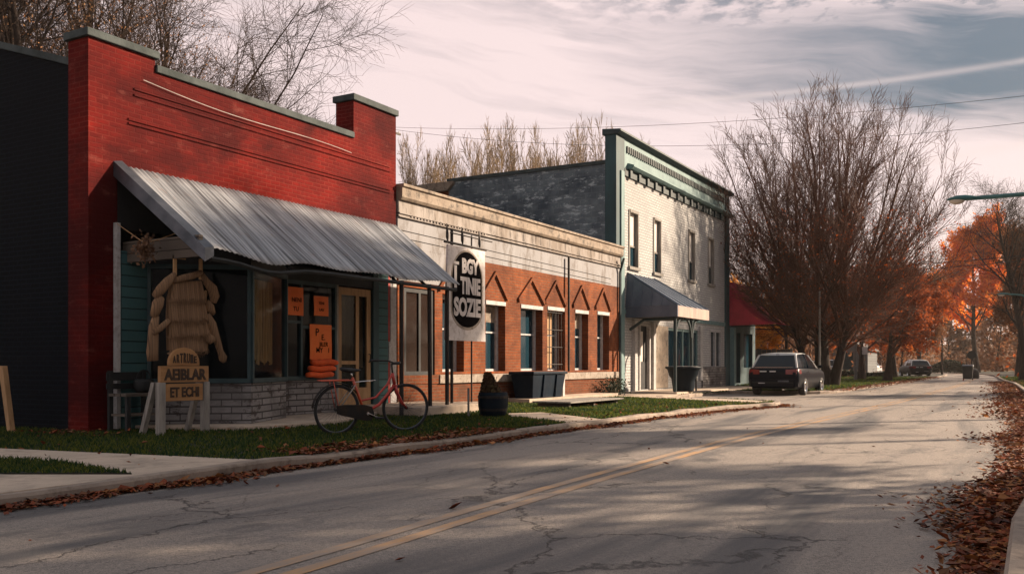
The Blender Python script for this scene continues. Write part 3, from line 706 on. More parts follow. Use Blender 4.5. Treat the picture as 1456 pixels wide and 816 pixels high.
# ------------------------------------------------------------------ two-storey white building
def teal_building():
    t = thing('two_storey_building', 'two storey white brick building with teal cornice and small hipped porch', 'building', (-14, 34, 0))
    XF, XB = -11.8, -12.15; Y0, Y1 = 27.42, 40.1
    ups = [(28.55,29.42,4.2,6.15), (30.82,31.62,4.2,6.2), (34.62,35.44,4.25,6.25), (37.12,37.94,4.28,6.27)]
    door = (29.45,30.5,.08,2.3); disp = (32.4,35.9,.72,2.32); nar = (37.4,38.95,.88,2.4)
    m = MB(); wall_x(m, XF, XB, 28.1, 39.5, .0, 7.45, ups+[door, disp, nar]); m.build('front_wall', 'whitebrick', t)
    bx(XB, XF+.05, Y0-.02, 28.098, -.1, 8.42).build('corner_pilaster', 'teal', t, bevel=.01)
    bx(XF+.052, XF+.10, 27.72, 28.0, 0, 7.3).build('corner_pilaster', 'paleteal', t, bevel=.01)
    bx(XB, XF+.05, 39.502, Y1, -.1, 8.42).build('corner_pilaster', 'teal', t, bevel=.01)
    # cornice panel with dentils
    co = bx(XB, XF+.03, 28.10, 39.50, 7.452, 8.42).build('cornice_panel', 'paleteal', t)
    m = MB()
    for k in range(62): m.box(XF+.03, XF+.075, 28.3+k*.178, 28.3+k*.178+.085, 7.98, 8.20)
    m.build('dentil_row', 'tealdark', co)
    m = MB(); m.prism([(XB-.08,8.422),(XF+.12,8.422),(XF+.22,8.50),(XF+.22,8.56),(XB-.08,8.62)], 1, Y0-.06, Y1+.14); m.build('cornice_cap', 'tealdark', co)
    m = MB(); m.prism([(XF+.032,7.46),(XF+.18,7.46),(XF+.26,7.53),(XF+.26,7.58),(XF+.032,7.66)], 1, 28.4, Y1+.1); m.build('cornice_ledge', 'paleteal', co)
    m = MB(); m.box(XF+.004, XF+.06, 28.12, 39.49, 7.20, 7.44)
    for k in range(15): m.box(XF+.06, XF+.12, 28.45+k*.78, 28.63+k*.78, 7.16, 7.44)
    m.build('cornice_bracket', 'tealdark', co)
    # side walls
    bx(-18.3, XB-.004, Y0+.05, Y0+.4, -.1, 7.5).build('side_wall', 'grey', t)
    bx(-18.36, XB-.006, Y0-.0, Y0+.45, 7.505, 7.62).build('coping', 'coping', t)
    bx(-24, -18.305, Y0+.03, Y0+.4, -.1, 7.18).build('side_wall', 'orange', t)
    m = MB(); m.prism([(-24.1,7.185),(-18.30,7.185),(-18.05,7.42),(-18.05,7.50),(-24.1,7.50)], 1, Y0-.1, Y0+.45); m.build('coping', 'tancop', t)
    bx(-24, XB-.006, Y1-.35, Y1, -.1, 7.5).build('side_wall', 'grey', t); bx(-24.3, -24, Y0+.03, Y1, -.1, 7.2).build('rear_wall', 'farbrick', t)
    bx(-24, XB-.006, Y0+.46, Y1-.36, 7.0, 7.15).build('roof', 'roofing', t)
    for (a, b, z0, z1) in ups:
        xg = XF-.10; m = MB()
        m.box(xg-.04, XF+.03, a, a+.07, z0, z1); m.box(xg-.04, XF+.03, b-.07, b, z0, z1)
        m.box(xg-.04, XF+.05, a+.07, b-.07, z1-.08, z1); m.box(xg-.04, XF+.08, a-.05, b+.05, z0-.06, z0+.04); m.box(xg-.02, xg+.03, a+.07, b-.07, (z0+z1)/2-.25, (z0+z1)/2-.19)
        w = m.build('window', 'greywood', t)
        bx(xg-.012, xg-.004, a+.06, b-.06, z0+.03, z1-.07).build('pane', 'darkglass', w)
        bx(xg-.003, xg+.006, a+.12, b-.12, (z0+z1)/2-.18, z1-.09).build('blind_and_sheen', 'blind_and_sheen', w)  # pale sheet over the upper sash, a reflection put into its colour
    # ground floor
    m = MB(); wall_x(m, XF-.08, XF-.14, door[0]+.1, door[1]-.1, .1, 2.28, [(29.75,30.15,1.05,2.1)]); d = m.build('door', 'black', t)
    bx(XF-.12, XF-.115, 29.74, 30.16, 1.04, 2.11).build('pane', 'blind_and_sheen', d)
    m = MB(); m.tube([(XF-.06,30.30,1.05),(XF-.03,30.30,1.05),(XF-.03,30.30,1.2)], .012, 5); m.build('handle', 'chrome', d)
    m = MB(); m.box(XF-.15, XF+.04, door[0], door[0]+.1, .08, 2.3); m.box(XF-.15, XF+.04, door[1]-.1, door[1], .08, 2.3); m.build('door_jamb', 'whitewood', t)
    for y in (28.85, 30.6): bx(XF+.002, XF+.12, y, y+.22, .0, 2.42).build('column', 'whitewood', t)
    m = MB(); m.box(XF+.003, XF+.03, 30.95, 32.3, .1, 2.35); m.build('wall_panel', 'tancop', t)
    m = MB(); a, b, z0, z1 = disp
    for y in (a, a+.85, a+1.7, a+2.55, b-.09): m.box(XF-.14, XF-.04, y, y+.09, z0, z1)
    for k in range(4):
        ya = a+.85*k+.09; yb = a+.85*(k+1) if k < 3 else b-.09
        m.box(XF-.13, XF-.05, ya, yb, z1-.1, z1); m.box(XF-.13, XF-.05, ya, yb, z0, z0+.08)
    w = m.build('display_window', 'paleteal', t); bx(XF-.10, XF-.09, a+.05, b-.05, z0+.04, z1-.05).build('pane', 'darkglass', w)
    bx(XF-.002, XF+.08, 35.95, 36.25, .3, 2.5).build('corner_trim', 'whitewood', t)
    a, b, z0, z1 = nar; m = MB()
    m.box(XF-.12, XF+.02, a, a+.08, z0, z1); m.box(XF-.12, XF+.02, b-.08, b, z0, z1); m.box(XF-.12, XF+.02, a+.7, a+.82, z0, z1)
    m.box(XF-.11, XF+.01, a+.08, a+.7, z1-.08, z1); m.box(XF-.11, XF+.01, a+.82, b-.08, z1-.08, z1)
    w = m.build('window', 'whitewood', t); bx(XF-.08, XF-.07, a+.06, b-.06, z0, z1-.05).build('pane', 'darkglass', w)
    m = MB(); m.box(XF+.002, XF+.05, 36.3, 39.49, .0, .84); m.build('plinth', 'oldwhite', t)
    bx(XF+.002, XF+.04, 28.11, 39.49, 2.62, 2.78).build('band', 'paleteal', t)
    # porch
    ya, yb, xo = 28.25, 31.55, -9.98
    m = MB(); m.add([(XF+.01,28.45,4.0),(XF+.01,30.9,4.0),(xo,yb,2.86),(xo,ya,2.86),(XF+.01,ya,2.86),(XF+.01,yb,2.86)], [(0,3,2,1),(0,4,3),(1,2,5)])
    po = m.build('porch_roof', 'porch', t)
    m = MB()
    for k in range(6):
        f = (k+.5)/6; m.tube([(XF+.02, 28.45+(30.9-28.45)*f, 4.0), (xo, ya+(yb-ya)*f, 2.87)], .018, 5)
    for k in range(5):
        f = (k+.6)/5; m.tube([(XF+.01+(xo-XF)*f*.97, ya+.2*(1-f), 4.0-1.14*f-.0), (XF+.01+(xo-XF)*f*.97, ya, 2.87)], .014, 5)
    m.tube([(XF+.01,28.45,4.01),(xo,ya,2.87)], .025, 5); m.tube([(XF+.01,30.9,4.01),(xo,yb,2.87)], .025, 5)
    m.build('roof_seam', 'porch', po)
    m = MB(); m.box(XF+.02, xo, ya, ya+.05, 2.5, 2.856); m.build('porch_fascia', 'porch', po)
    m = MB(); m.box(xo-.05, xo+.003, ya+.052, yb, 2.5, 2.856); m.build('porch_fascia', 'lit_fascia', po)  # sunlight on the porch front put into this paler colour
    bx(XF+.02, xo-.051, ya+.052, yb-.02, 2.52, 2.56).build('porch_ceiling', 'black', po)
    for y in (28.42, 30.05):
        p = MB(); p.tube([(-10.12, y, .05), (-10.12, y, 2.5)], .055, 10); pp = p.build('porch_post', 'tealdark', po)
    for y, s_ in ((28.42, 1), (30.05, -1), (30.05, 1)):
        m = MB(); pts = [( -10.12, y+s_*(.06+.62*(1-math.cos(a*math.pi/16))), 1.85+.64*math.sin(a*math.pi/16)) for a in range(9)]
        m.tube(pts, .04, 6); m.build('porch_bracket', 'tealdark', po)
    m = MB(); m.tube([(-11.7, 28.42, 2.1), (-11.2, 28.42, 2.42), (-10.15, 28.42, 2.46)], .05, 6); m.build('porch_bracket', 'tealdark', po)
    bx(-11.75, -9.95, 28.1, 33.8, -.08, .05).build('porch_floor', 'concrete', t, bevel=.01)
teal_building()

# ------------------------------------------------------------------ annex with maroon awning
def annex():
    t = thing('shop_annex', 'narrow teal shop annex with a flared maroon awning', 'shop', (-13, 42, 0))
    m = MB(); wall_x(m, -11.8, -12.1, 40.2, 44.6, -.1, 4.6, [(40.9,42.0,.1,2.4),(42.6,44.1,.8,2.4)]); m.build('front_wall', 'teal', t)
    bx(-11.98, -11.95, 40.9, 42.0, .1, 2.4).build('door', 'tealdark', t); bx(-11.98, -11.95, 42.6, 44.1, .8, 2.4).build('window', 'darkglass', t)
    bx(-11.79, -11.6, 40.3, 40.6, 0, 2.6).build('corner_trim', 'paleteal', t)
    bx(-20, -12.1, 40.2, 44.6, -.1, 4.5).build('side_wall', 'teal', t)
    m = MB(); rows = []
    for i in range(13):
        s_ = i/12; x = -11.79+2.15*s_; z = 4.62-2.0*math.sin(s_*math.pi/2)**.75+.10*s_*s_
        rows.append([(x,40.15,z),(x,44.7,z)])
    m.grid(rows); a = m.build('awning', 'maroon', t, smooth=True)
    sm = a.modifiers.new('thickness', 'SOLIDIFY'); sm.thickness = .02
    m = MB(); m.add([(r[0][0],40.16,r[0][2]-.01) for r in rows]+[(-11.79,40.16,2.68)], [tuple(range(14))])
    m.build('awning_side', 'maroon', a)
    m = MB()
    for y in (40.3, 44.5): m.tube([(-11.75,y,2.66),(-9.75,y,2.66)], .03, 6)
    m.tube([(-9.7,40.2,2.68),(-9.7,44.6,2.68)], .03, 6)
    m.build('awning_frame', 'black', a)
annex()

# ------------------------------------------------------------------ trees
def norm(a): return a/np.maximum(np.linalg.norm(a, axis=-1, keepdims=True), 1e-9)
def tubes_np(P, Rr, sides):
    """P (n,k,3) polylines, Rr (n,k) radii -> verts, quads"""
    n, k, _ = P.shape
    T = np.empty_like(P); T[:,1:-1] = P[:,2:]-P[:,:-2]; T[:,0] = P[:,1]-P[:,0]; T[:,-1] = P[:,-1]-P[:,-2]; T = norm(T)
    ref = np.where(np.abs(T[:,:1,2:3]) < .8, np.array([0,0,1.]), np.array([1.,0,0])); ref = np.broadcast_to(ref, T.shape)
    A = norm(np.cross(T, ref)); B = np.cross(A, T)
    w = np.arange(sides)*2*np.pi/sides
    V = P[:,:,None,:]+Rr[:,:,None,None]*(A[:,:,None,:]*np.cos(w)[None,None,:,None]+B[:,:,None,:]*np.sin(w)[None,None,:,None])
    idx = np.arange(n*k*sides).reshape(n, k, sides); nx = np.roll(idx, -1, axis=2)
    F = np.stack([idx[:,:-1], nx[:,:-1], nx[:,1:], idx[:,1:]], -1).reshape(-1, 4)
    return V.reshape(-1, 3), F
def join_np(parts):
    vs, fs, o = [], [], 0
    for v, f in parts: vs.append(v); fs.append(f+o); o += len(v)
    return np.concatenate(vs), np.concatenate(fs)
def grow(rng, starts, dirs, lens, rads, k, wob, trop, taper=.75):
    n = len(starts); P = np.empty((n,k,3)); P[:,0] = starts; d = norm(dirs)
    for i in range(1, k):
        d = norm(d+rng.normal(0, wob, (n,3))+np.array([0,0,trop]))
        P[:,i] = P[:,i-1]+d*(lens/(k-1))[:,None]
    t = np.linspace(0, 1, k)[None,:]
    return P, rads[:,None]*(1-taper*t)
def spawn(rng, P, Rr, per, tmin, ang, angvar, ratio, length, shape=.5, rmin=.004):
    n, k, _ = P.shape; m = n*per
    pi = np.repeat(np.arange(n), per); t = np.tile((np.arange(per)+.5)/per, n)*(1-tmin)+tmin+rng.uniform(-.5,.5,m)*(1-tmin)/per
    t = np.clip(t, 0, .995)*(k-1); i = t.astype(int); f = (t-i)[:,None]
    st = P[pi,i]*(1-f)+P[pi,i+1]*f; pd = norm(P[pi,i+1]-P[pi,i]); rr = Rr[pi,i]
    ref = norm(rng.normal(size=(m,3))); s_ = norm(np.cross(pd, ref))
    a = np.radians(ang+rng.uniform(-angvar, angvar, m))[:,None]
    d = pd*np.cos(a)+s_*np.sin(a)
    L = length*rng.uniform(.65, 1.2, m)*(1-shape*(t/(k-1)-tmin)/(1-tmin+1e-6))
    return st, d, L, np.maximum(rr*ratio, rmin)
def leaves_np(rng, pts, size, flat=0):
    n = len(pts); a = norm(rng.normal(size=(n,3))); b = norm(np.cross(a, rng.normal(size=(n,3))))
    s_ = size*rng.uniform(.6, 1.3, n)[:,None]
    V = np.stack([pts-a*s_, pts+b*s_*.55, pts+a*s_, pts-b*s_*.55], 1).reshape(-1, 3)
    return V, np.arange(4*n).reshape(-1, 4)
PROTO = {}
def tree_proto(key, seed, H, trunk_r, style, twig='twig', leaf=None, nleaf=0, leafsize=.1, leaf_lo=0, dens=1.0, stems=1, lift=0, thick=1, dome=False):
    """a tree as trunk (> nothing), crown of branches and twigs, and foliage; built at the origin"""
    rng = np.random.default_rng(seed)
    t = thing('bare_tree', 'bare tree', 'tree')
    if style == 'vase':
        ns = stems
        az = np.arange(ns)*2*np.pi/ns+rng.uniform(0, 1, ns); tilt = np.radians(rng.uniform(3, 16, ns))
        d0 = np.stack([np.sin(tilt)*np.cos(az), np.sin(tilt)*np.sin(az), np.cos(tilt)], -1)
        s0 = d0*np.array([1.2,1.2,0])*trunk_r*1.2
        P0, R0 = grow(rng, s0, d0, np.full(ns, H*.34), np.full(ns, trunk_r), 8, .05, .03, .3)
        a = spawn(rng, P0, R0, max(3, int(16/ns)), .35, 34, 16, .55, H*.62, .15); P1, R1 = grow(rng, *a, 9, .055, .075, .8)
        b = spawn(rng, P1, R1, int(9*dens), .15, 26, 12, .5, H*.36, .45); P2, R2 = grow(rng, *b, 7, .06, .06, .8)
        c = spawn(rng, P2, R2, int(8*dens), .1, 28, 14, .45, H*.16, .4, .008); P3, R3 = grow(rng, *c, 5, .08, .05, .7)
        e = spawn(rng, P3, R3, int(5*dens), .1, 32, 14, .55, H*.065, .3, .006); P4, R4 = grow(rng, *e, 3, .1, .03, .6)
    elif style == 'fan':   # many long stems fanning out of a short bole
        d0 = np.array([[.02,.0,1.],[-.30,.05,1.],[.22,-.12,1.]]); s0 = np.array([[0,0,0.],[-.42,.1,0],[.40,-.15,0]])
        P0, R0 = grow(rng, s0, d0, np.array([H*.27,H*.24,H*.26]), np.array([1.,.5,.62])*trunk_r, 6, .03, .03, .3)
        n1 = int((92 if dome else 48)*dens); u = (np.arange(n1)+.5)/n1; az = np.arange(n1)*2.39996+rng.uniform(-.3,.3,n1); tl = np.radians(3+(66 if dome else 54)*u**.8+rng.uniform(-4,4,n1))
        w_ = rng.integers(0, 3, n1); hh = np.clip((.95-.45*u if dome else .35+.5*u)+rng.uniform(-.2,.2,n1), (.48 if dome else .25), .98)*5; i0 = hh.astype(int); i1 = np.minimum(i0+1, 5)
        st = P0[w_,i0]*(1-(hh-i0))[:,None]+P0[w_,i1]*(hh-i0)[:,None]
        dd = np.stack([np.sin(tl)*np.cos(az), np.sin(tl)*np.sin(az), np.cos(tl)], -1)
        L1 = H*(.86-.36*u)*rng.uniform(.86, 1.04, n1)
        if dome:   # reach of each limb follows a rounded crown outline
            a_, b_, zc = H*.43, H*.42, H*.585
            A = (np.sin(tl)/a_)**2+(np.cos(tl)/b_)**2; zz = st[:,2]-zc; B = 2*zz*np.cos(tl)/b_**2; C_ = (zz/b_)**2-1
            L1 = (-B+np.sqrt(np.maximum(B*B-4*A*C_, .01)))/(2*A)*rng.uniform(.84, 1.0, n1)
        P1, R1 = grow(rng, st, dd, L1, trunk_r*((.26 if dome else .34)-.13*u)*rng.uniform(.6,1.2,n1), 10, .045, .03 if dome else .055, .85)
        b = spawn(rng, P1, R1, 9 if dome else 11, .2, 30 if dome else 24, 12, .45, H*(.20 if dome else .27), .45); P2, R2 = grow(rng, *b, 7, .06, .055, .8)
        c = spawn(rng, P2, R2, 8, .12, 28, 13, .45, H*.115, .4, .007); P3, R3 = grow(rng, *c, 5, .08, .05, .7)
        e = spawn(rng, P3, R3, 4, .15, 30, 14, .55, H*.05, .3, .006); P4, R4 = grow(rng, *e, 3, .1, .03, .6)
        R3 = R3*thick; R4 = R4*thick; R2 = R2*(1+(thick-1)*.4); R1 = R1*(1+(thick-1)*.12)
    elif style == 'tall':
        d0 = np.array([[.02,.03,1.]]); P0, R0 = grow(rng, np.zeros((1,3)), d0, np.array([H*.82]), np.array([trunk_r]), 14, .05, .06, .85)
        a = spawn(rng, P0, R0, int(18*dens), .25, 46, 14, .5, H*.34, .55); P1, R1 = grow(rng, *a, 8, .08, .07, .8)
        b = spawn(rng, P1, R1, int(8*dens), .2, 38, 14, .5, H*.16, .4); P2, R2 = grow(rng, *b, 6, .1, .04, .8)
        c = spawn(rng, P2, R2, int(7*dens), .15, 40, 16, .5, H*.075, .3, .007); P3, R3 = grow(rng, *c, 4, .12, .03, .7)
        e = spawn(rng, P3, R3, int(4*dens), .15, 40, 16, .55, H*.035, .3, .006); P4, R4 = grow(rng, *e, 3, .1, .02, .6)
    else:  # broad spreading crown
        d0 = np.array([[.05,-.04,1.]]); P0, R0 = grow(rng, np.zeros((1,3)), d0, np.array([H*(.5 if not lift else .66)]), np.array([trunk_r]), 8, .06, .05, .88)
        a = spawn(rng, P0, R0, int(12*dens), lift or .35, 52 if not lift else 66, 18, .55, H*(.55 if not lift else .36), .25); P1, R1 = grow(rng, *a, 9, .09, .05, .8)
        b = spawn(rng, P1, R1, int(8*dens), .2, 42, 16, .5, H*.26, .4); P2, R2 = grow(rng, *b, 6, .1, .03, .8)
        c = spawn(rng, P2, R2, int(8*dens), .15, 42, 18, .5, H*.11, .3, .007); P3, R3 = grow(rng, *c, 4, .12, .01, .7)
        e = spawn(rng, P3, R3, int(4*dens), .1, 42, 18, .55, H*.05, .3, .006); P4, R4 = grow(rng, *e, 3, .12, .0, .6)
    fl = np.ones(P0.shape[1]); fl[0] = 1.4; fl[1] = 1.08
    np_mesh('trunk', *join_np([tubes_np(P0, R0*fl, 10)]), 'bark', t)
    np_mesh('branch', *join_np([tubes_np(P1, R1, 6), tubes_np(P2, R2, 4)]), 'bark' if twig == 'twig' else twig, t)
    if style != 'fan' and thick != 1: R3 = R3*thick; R4 = R4*thick; R2 = R2*(1+(thick-1)*.6)
    np_mesh('crown', *join_np([tubes_np(P3, R3, 3), tubes_np(P4, R4, 3)]), twig, t)
    if leaf:
        pts = np.concatenate([P3.reshape(-1,3), P4.reshape(-1,3)])
        if leaf_lo: pts = pts[pts[:,2] < leaf_lo*H]
        pts = pts[rng.integers(0, len(pts), nleaf)]+rng.normal(0, leafsize*1.2, (nleaf,3))
        np_mesh('foliage', *leaves_np(rng, pts, leafsize), leaf, t)
    PROTO[key] = [t, False]
def plant(key, x, y, label, rz=0, s=1.0, group=None, name='bare_tree', z=-.05, sz=None):
    p = PROTO[key]
    o = p[0] if not p[1] else copy_tree(p[0])
    p[1] = True
    o.name = name; o.location = (x, y, z); o.rotation_euler = (0,0,rz); o.scale = (s, s, sz or s)
    o['label'] = label; o['category'] = 'tree'
    if group: o['group'] = group
    elif 'group' in o: del o['group']
    return o
tree_proto('big', 11, 12.6, .36, 'fan', 'twigred', 'lf_red', 6000, .05, leaf_lo=.6, thick=1.35, dome=True)
tree_proto('red', 5, 7.2, .22, 'broad', 'twigred', 'lf_red', 30000, .075, dens=1.0)
tree_proto('orange', 8, 14, .26, 'tall', 'twigred', 'lf_orange', 42000, .13, dens=1.0)
tree_proto('brown', 9, 13, .3, 'tall', 'twig', 'lf_brown', 22000, .11, dens=1.0)
tree_proto('tallbare', 14, 14, .27, 'tall', 'twig', None, dens=1.15)
tree_proto('spread', 21, 17, .34, 'broad', 'twig', None, dens=1.5, thick=1.05)
tree_proto('tan', 23, 16, .32, 'tall', 'twig', 'lf_tan', 2200, .05, dens=1.0)
tree_proto('row', 31, 15, .30, 'fan', 'twigtan', 'lf_tan', 900, .06, dens=.4, thick=4)
tree_proto('rowb', 32, 15, .30, 'fan', 'twigtan', 'lf_tan', 900, .06, dens=.3, thick=4)
tree_proto('gold', 40, 5.0, .14, 'broad', 'twigred', 'lf_gold', 26000, .07, dens=.9)

plant('big', -8.3, 42.9, 'huge bare tree with many upright stems beside the dark parked car', .4)
plant('red', -7.2, 55.5, 'low spreading tree with dark russet leaves right of the huge bare tree', 1.2, 1.0, name='autumn_tree')
plant('red', -9.6, 62, 'russet tree half hidden behind the trunk of the huge bare tree', 3.0, 1.1, name='autumn_tree')
plant('gold', -14.2, 52, 'golden leaved tree glowing behind the parked car and maroon awning', 0, 1.0, name='autumn_tree')
plant('gold', -18.5, 58, 'golden tree farther back behind the maroon awning annex', 2, 1.35, name='autumn_tree')
plant('orange', -6.0, 124, 'bright orange tree at the far end of the road', 0, 1.32, name='autumn_tree')
plant('orange', -12.2, 104, 'small orange tree far beyond the grey shed on the left side', 2, .5, name='autumn_tree')
plant('brown', .3, 70, 'brown leaved tree with dark trunk on the right verge', 1, .82, name='autumn_tree')
plant('tallbare', -.5, 62, 'tall bare tree rising at the right edge above the lamp arm', .5, .9)
plant('tallbare', -1.0, 82, 'bare tree behind the brown leaved tree on the right verge', 2.5, .95)
plant('brown', -8.6, 70, 'brown leaved street tree left of the road beyond the russet tree', 2.2, .62, name='autumn_tree')
plant('brown', -8.9, 88, 'brown leaved street tree beside the far dark parked car', 4.2, .7, name='autumn_tree')
# behind the red shop
plant('tan', -26.5, 15.6, 'leftmost thin trunked tree with tan leaves above the dark wall', 0, 1.0)
plant('tallbare', -27.5, 17.6, 'thick dark trunked bare tree behind the left end of red shop', 1.0, 1.15)
plant('tan', -24.5, 16.4, 'thin tree with tan leaves between the two dark trunks above the dark wall', 2.0, .95)
plant('tan', -31, 21.5, 'tan leaved tree just left of the stepped parapet of red shop', 4.0, 1.2)
plant('tan', -33, 25.5, 'tan leaved tree rising above the low middle of the red parapet', 5.0, 1.15)
plant('spread', -27, 21.8, 'wide bare tree with sweeping branches behind the red shop parapet', 1.3, .98, sz=1.0)
plant('spread', -27, 25.4, 'bare tree with arching limbs behind the right end of the red shop', 3.9, .52, sz=.78)
row = [(588,222,'row','leftmost small bare tree above the grey stone wall'), (611,214,'rowb','second small bare tree from the left above the grey stone wall'),
       (637,222,'row','third small bare tree from the left above the grey stone wall'), (657,230,'rowb','short bare tree left of the round topped one above the grey stone wall'),
       (684,199,'row','round topped bare tree standing apart above the grey stone wall'), (722,196,'rowb','tallest bare tree in the row above the grey stone wall'),
       (748,211,'row','bare tree just right of the tallest one above the grey wall'), (768,212,'rowb','thin bare tree at the middle of the grey wall top'),
       (788,213,'row','bare tree left of the last gap in the row above the grey wall'), (808,212,'rowb','small bare tree at the edge of the gap above the grey wall'),
       (851,199,'row','bare tree just left of the teal corner above the grey wall'), (871,196,'rowb','bare tree touching the teal corner above the grey wall')]
for i, (px, top, k, lab) in enumerate(row):
    rx = (px-728)/1300; c, s0 = math.cos(YAW), math.sin(YAW); r = (c*rx-s0, s0*rx+c); tt = -44/r[0]
    hh = .95+(518-top)/1300*tt
    plant(k, -44, r[1]*tt, lab, i*1.3, hh/15.2*.5, 'small bare trees in a row behind the grey stone building', sz=hh/15.2)

def woods(name, spots, seed, H, twig, leaf, nl, lsz=.16):
    """a far-off wood that reads as one mass"""
    rng = np.random.default_rng(seed); tw = []; lf = []
    for (x, y, h) in spots:
        h = h*rng.uniform(.8, 1.2)
        P0, R0 = grow(rng, np.array([[x,y,-.2]]), np.array([[0,0,1.]]), np.array([h*.8]), np.array([.16]), 7, .05, .05, .8)
        a = spawn(rng, P0, R0, 14, .2, 42, 16, .5, h*.4, .5); P1, R1 = grow(rng, *a, 6, .08, .07, .8)
        b = spawn(rng, P1, R1, 9, .15, 40, 16, .5, h*.18, .4, .015); P2, R2 = grow(rng, *b, 4, .1, .04, .7)
        c = spawn(rng, P2, R2, 5, .15, 40, 16, .6, h*.08, .4, .012); P3, R3 = grow(rng, *c, 3, .1, .04, .7)
        tw += [tubes_np(P0, R0, 5), tubes_np(P1, R1, 3), tubes_np(P2, R2, 3), tubes_np(P3, R3, 3)]
        pts = P3.reshape(-1,3); lf.append(pts[rng.integers(0, len(pts), nl)])
        low = np.stack([rng.normal(x, 1.8, nl//2), rng.normal(y, 1.2, nl//2), np.abs(rng.normal(0, 2.3, nl//2))], -1); lf.append(low)
    stuff(np_mesh(name, *join_np(tw), twig))
    pts = np.concatenate(lf); pts = pts+rng.normal(0, .15, pts.shape)
    stuff(np_mesh(name+'_foliage', *leaves_np(rng, pts, lsz), leaf))
rw = random.Random(3)
def far_hill():
    rng = np.random.default_rng(12); rows = []
    for j in range(9):
        f = j/8; row = []
        for i in range(90):
            x = -330+i*6.5
            row.append((x, 175+f*90+6*math.sin(x*.03), -.5+7.5*math.sin(math.pi*min(f*1.25, 1)/2)*(1+.16*math.sin(x*.045)+.10*math.sin(x*.13+1))+(.5*rng.random() if 0 < j else 0)))
        rows.append(row)
    m = MB(); m.grid(rows); struct(m.build('hill', 'hillside'))
far_hill()
woods('far_woods', [(-75+i*2.6+rw.uniform(-1,1), 142+rw.uniform(-6,30), 11) for i in range(44)], 2, 11, 'twig', 'lf_brown', 1100, .30)
woods('far_trees', [(-13-rw.uniform(0,26), 68+rw.uniform(0,50), 8) for i in range(26)], 5, 9, 'twigred', 'lf_brown', 380)
woods('roadside_trees', [(1.0+rw.uniform(0,14), 62+i*3.2, 10) for i in range(20)], 7, 10, 'twig', 'lf_red', 500)

# ------------------------------------------------------------------ across the street (out of frame; trees added to throw shade, a building filling the reflections)
tree_proto('shade', 51, 10.5, .22, 'broad', 'twig', 'lf_brown', 26000, .13, dens=1.1, lift=.88)
tree_proto('thin', 52, 9, .18, 'broad', 'twig', 'lf_red', 7000, .10, dens=1.0)
tree_proto('shadelow', 53, 9, .2, 'broad', 'twig', 'lf_brown', 6500, .12, dens=.9)
for i, (x, y, k, s_) in enumerate(((7.2,23.5,'shade',1.08),(7.2,28.6,'shade',1.15),(6.6,43,'thin',1.0),(5.6,12.5,'shadelow',.95),(6.2,6.5,'shadelow',.9))):
    plant(k, x, y, 'brown leaved tree added out of view across the street for its shade', i*1.1, s_, 'unseen shade trees across the street', 'shade_tree', sz=s_*1.28 if k == 'shade' else None)
def across():
    t = thing('brick_building', 'long brown brick building across the street', 'building', (24, 16, 0))
    holes = [(y, y+1.3, .9, 2.7) for y in (2, 6, 10, 14, 18, 22, 26)]
    m = MB(); wall_x(m, 20.3, 20.0, 0, 30, -.1, 4.6, holes); m.build('front_wall', 'farbrick', t)
    for h in holes: bx(20.1, 20.14, h[0], h[1], h[2], h[3]).build('window', 'darkglass', t)
    bx(20.31, 32, 0, .3, -.1, 4.6).build('side_wall', 'farbrick', t); bx(20.31, 32, 29.7, 30, -.1, 4.6).build('side_wall', 'farbrick', t)
    bx(31.7, 32, .31, 29.69, -.1, 4.6).build('rear_wall', 'farbrick', t); bx(20.31, 31.69, .31, 29.69, 4.2, 4.4).build('roof', 'roofing', t)
    bx(19.9, 20.4, -.1, 30.1, 4.603, 4.75).build('coping', 'tancop', t)
across()

# ------------------------------------------------------------------ things in front of the shops
def sandwich_sign():
    t = thing('shop_sign', 'carved wooden shop sign with arched top on two grey posts', 'sign', (-10.35, 8.84, 0))
    X = -10.35
    for y in (8.46, 9.22):
        m = MB(); m.prism([(X-.045,y-.05),(X+.045,y-.05),(X+.045,y+.05),(X-.045,y+.05)], 2, -.02, .72); m.build('post', 'greywood', t, bevel=.006)
    for y in (8.40, 9.16):
        m = MB(); m.loft([[(X-.38,y,-.02),(X-.31,y,-.02),(X-.31,y+.07,-.02),(X-.38,y+.07,-.02)],[(X-.12,y,.72),(X-.05,y,.72),(X-.05,y+.07,.72),(X-.12,y+.07,.72)]]); m.build('post', 'greywood', t)
    arch = [(8.58,.945)]+[(8.84-.26*math.cos(a*math.pi/14), .99+.205*math.sin(a*math.pi/14)) for a in range(15)]+[(9.10,.945)]
    m = MB(); m.prism(arch, 0, X-.02, X+.03); b = m.build('arched_board', 'signwood', t, bevel=.008)
    m = MB(); n = 7; word = 'ARTRUIE'
    for i, ch in enumerate(word):
        y = 8.84-.178+.0595*i; h = .085+.055*math.sin(math.pi*(i+.5)/n)
        m.text(ch, h*1.38, (X+.034, y, .985), (0,1,0), (0,0,1), .008, .004, fit=.046)
    m.build('lettering', 'burn', b)
    m = MB(); m.box(X-.022, X+.045, 8.43, 9.25, .715, .94); b = m.build('name_board', 'signwood', t, bevel=.008)
    m = MB(); m.text('AEIBLAR', .205, (X+.049, 8.84, .755), (0,1,0), (0,0,1), .008, .008, fit=.72); m.build('lettering', 'burn', b)
    m = MB(); m.box(X-.02, X+.03, 8.52, 9.16, .46, .70); b = m.build('lower_board', 'signwood', t, bevel=.008)
    m = MB(); m.text('ET ECHI', .185, (X+.034, 8.84, .52), (0,1,0), (0,0,1), .008, .006, fit=.49); m.build('lettering', 'burn', b)
    t.location = Vector(t.location)+Vector((.12, -.10, -.012))
sandwich_sign()

